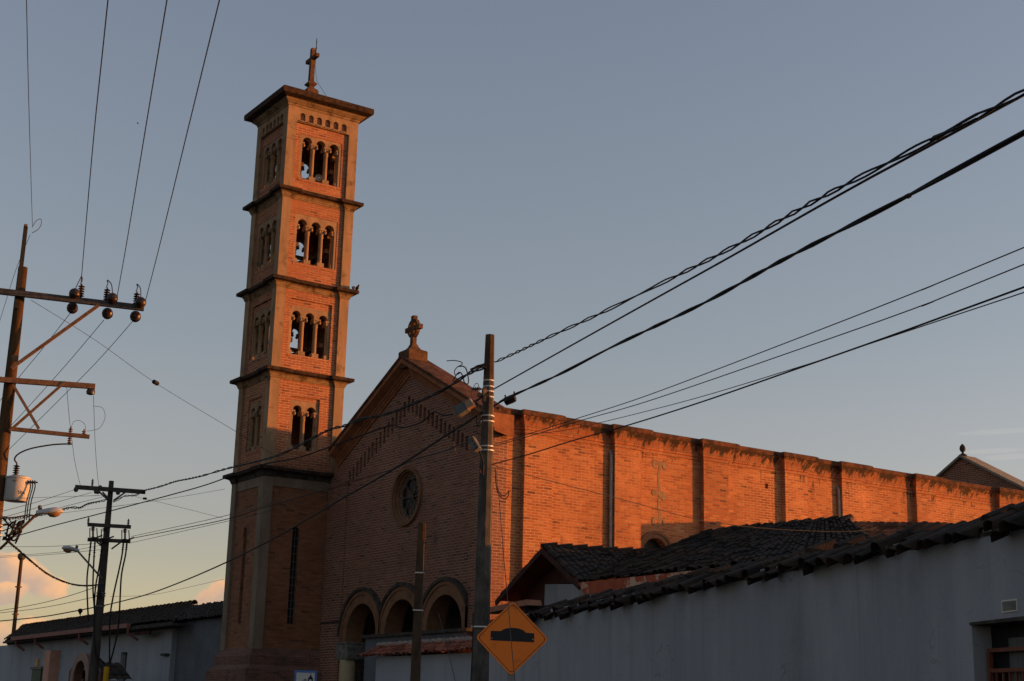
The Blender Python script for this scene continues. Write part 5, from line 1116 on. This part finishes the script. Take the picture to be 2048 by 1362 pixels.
wire('thicker wire of the four at right, fixed low on the concrete pole', 20.8, 11, [(984, 929), (1060, 908), (1150, 880), (1251, 852), (1400, 805), (1613, 731), (1800, 665), (2060, 570)], .0085, 'cable', ext=(0, 14))
wire('service wire from the concrete pole across the sunlit brick to the tiled roof', 20.8, 29, [(993, 934), (1015, 939), (1100, 962), (1240, 998), (1381, 1036), (1442, 1047), (1524, 1056), (1600, 1061), (1679, 1063), (1725, 1061), (1755, 1053)], .006, 'wire')
wire('thin guy wire running down in front of the road sign', 20.6, 16.0, [(993, 945), (1000, 1020), (1008, 1120), (1017, 1215), (1024, 1300), (1032, 1380)], .005, 'wire', ext=(0, 1.4))
wire('loose cable drooping in a loop against the sunlit brick beside the concrete pole', 20.7, 20.7, [(990, 935), (992, 965), (997, 988), (1008, 998), (1016, 992), (1018, 981)], .008, 'cable')
wire('second loose loop beside the concrete pole, hanging inside the first', 20.7, 20.7, [(990, 950), (994, 975), (1002, 989), (1011, 990), (1017, 982)], .006, 'cable')
wire('curled loose wire end against the sky left of the concrete pole top', 20.7, 20.7, [(893, 722), (908, 721), (922, 724), (924, 729), (915, 734), (909, 742), (911, 750), (920, 746)], .007, 'cable')
wire('second curled loose wire, looping below the first against the sky', 20.6, 20.6, [(905, 763), (915, 747), (922, 746), (926, 755), (929, 765), (935, 768), (937, 760), (933, 740), (927, 733), (917, 733)], .009, 'cable')
wire('thick splice sleeve knot just left of the concrete pole top', 20.6, 20.6, [(941, 740), (948, 737), (955, 733), (963, 731), (971, 728)], .02, 'cable')
wire('thin upright loop of wire left of the white straps', 20.7, 20.7, [(943, 790), (946, 776), (952, 767), (957, 770), (956, 784)], .005, 'wire')
wire('black cable from the grey closure to the concrete pole', 20.6, 20.8, [(934, 812), (944, 806), (955, 800), (966, 790)], .018, 'cable')
wire('loose cable coil hanging left of the concrete pole', 20.6, 20.6, [(958, 825), (953, 840), (956, 853), (963, 848), (966, 836), (960, 842), (955, 857), (955, 866), (962, 868)], .008, 'cable')
wire('dark cable down from the terminal box along the concrete pole', 20.6, 20.6, [(958, 902), (963, 912), (967, 930), (966, 950)], .014, 'cable')
wire('thin wire wandering over the facade brick to the concrete pole', 22, 20.8, [(908, 885), (912, 905), (918, 910), (935, 913), (950, 924), (960, 938), (962, 947)], .005, 'rust_red')
wire('thin cable hanging before the right church arch', 23, 22, [(876, 1224), (887, 1265), (899, 1315), (911, 1364)], .005, 'wire', ext=(0, .5))
wire('slack cable falling left of the concrete pole foot', 20.6, 20.6, [(946, 1225), (945, 1290), (941, 1370)], .008, 'cable', ext=(0, .5))
wire('bent conduit beside the right church arch', 38, 38, [(932, 1212), (947, 1211), (954, 1214), (956, 1225), (955, 1262)], .012, 'wire')
wire('thin wire from the dark square post to the church front', 25, 33, [(836, 1082), (815, 1070), (790, 1058)], .005, 'wire')
wire('thin cable hanging down the side of the dark square post', 24.9, 24.8, [(847, 1083), (853, 1100), (850, 1125), (846, 1160), (843, 1220)], .006, 'wire')
# distant bird
bd = PD(276, 247, 130); t = thing('flying_bird', 'tiny dark bird flying in the open sky between the two left lines', 'bird', bd)
MB().lathe(bd-RH*.09, RH, [(.005, 0), (.03, .05), (.035, .1), (.015, .17), (.004, .2)], 8).build('body', M['bird'], t)
for s_ in (1, -1):
    MB().add([bd+RH*.03, bd-RH*.05, bd-RH*.06+BK*.2*s_+V((0, 0, .06)), bd+RH*.01+BK*.22*s_+V((0, 0, .05)), bd+RH*.03-V((0, 0, .008)), bd-RH*.05-V((0, 0, .008)), bd-RH*.06+BK*.2*s_+V((0, 0, .055)), bd+RH*.01+BK*.22*s_+V((0, 0, .045))], [(0, 1, 2, 3), (7, 6, 5, 4), (0, 3, 7, 4), (1, 5, 6, 2), (2, 6, 7, 3)]).build('wing', M['bird'], t)
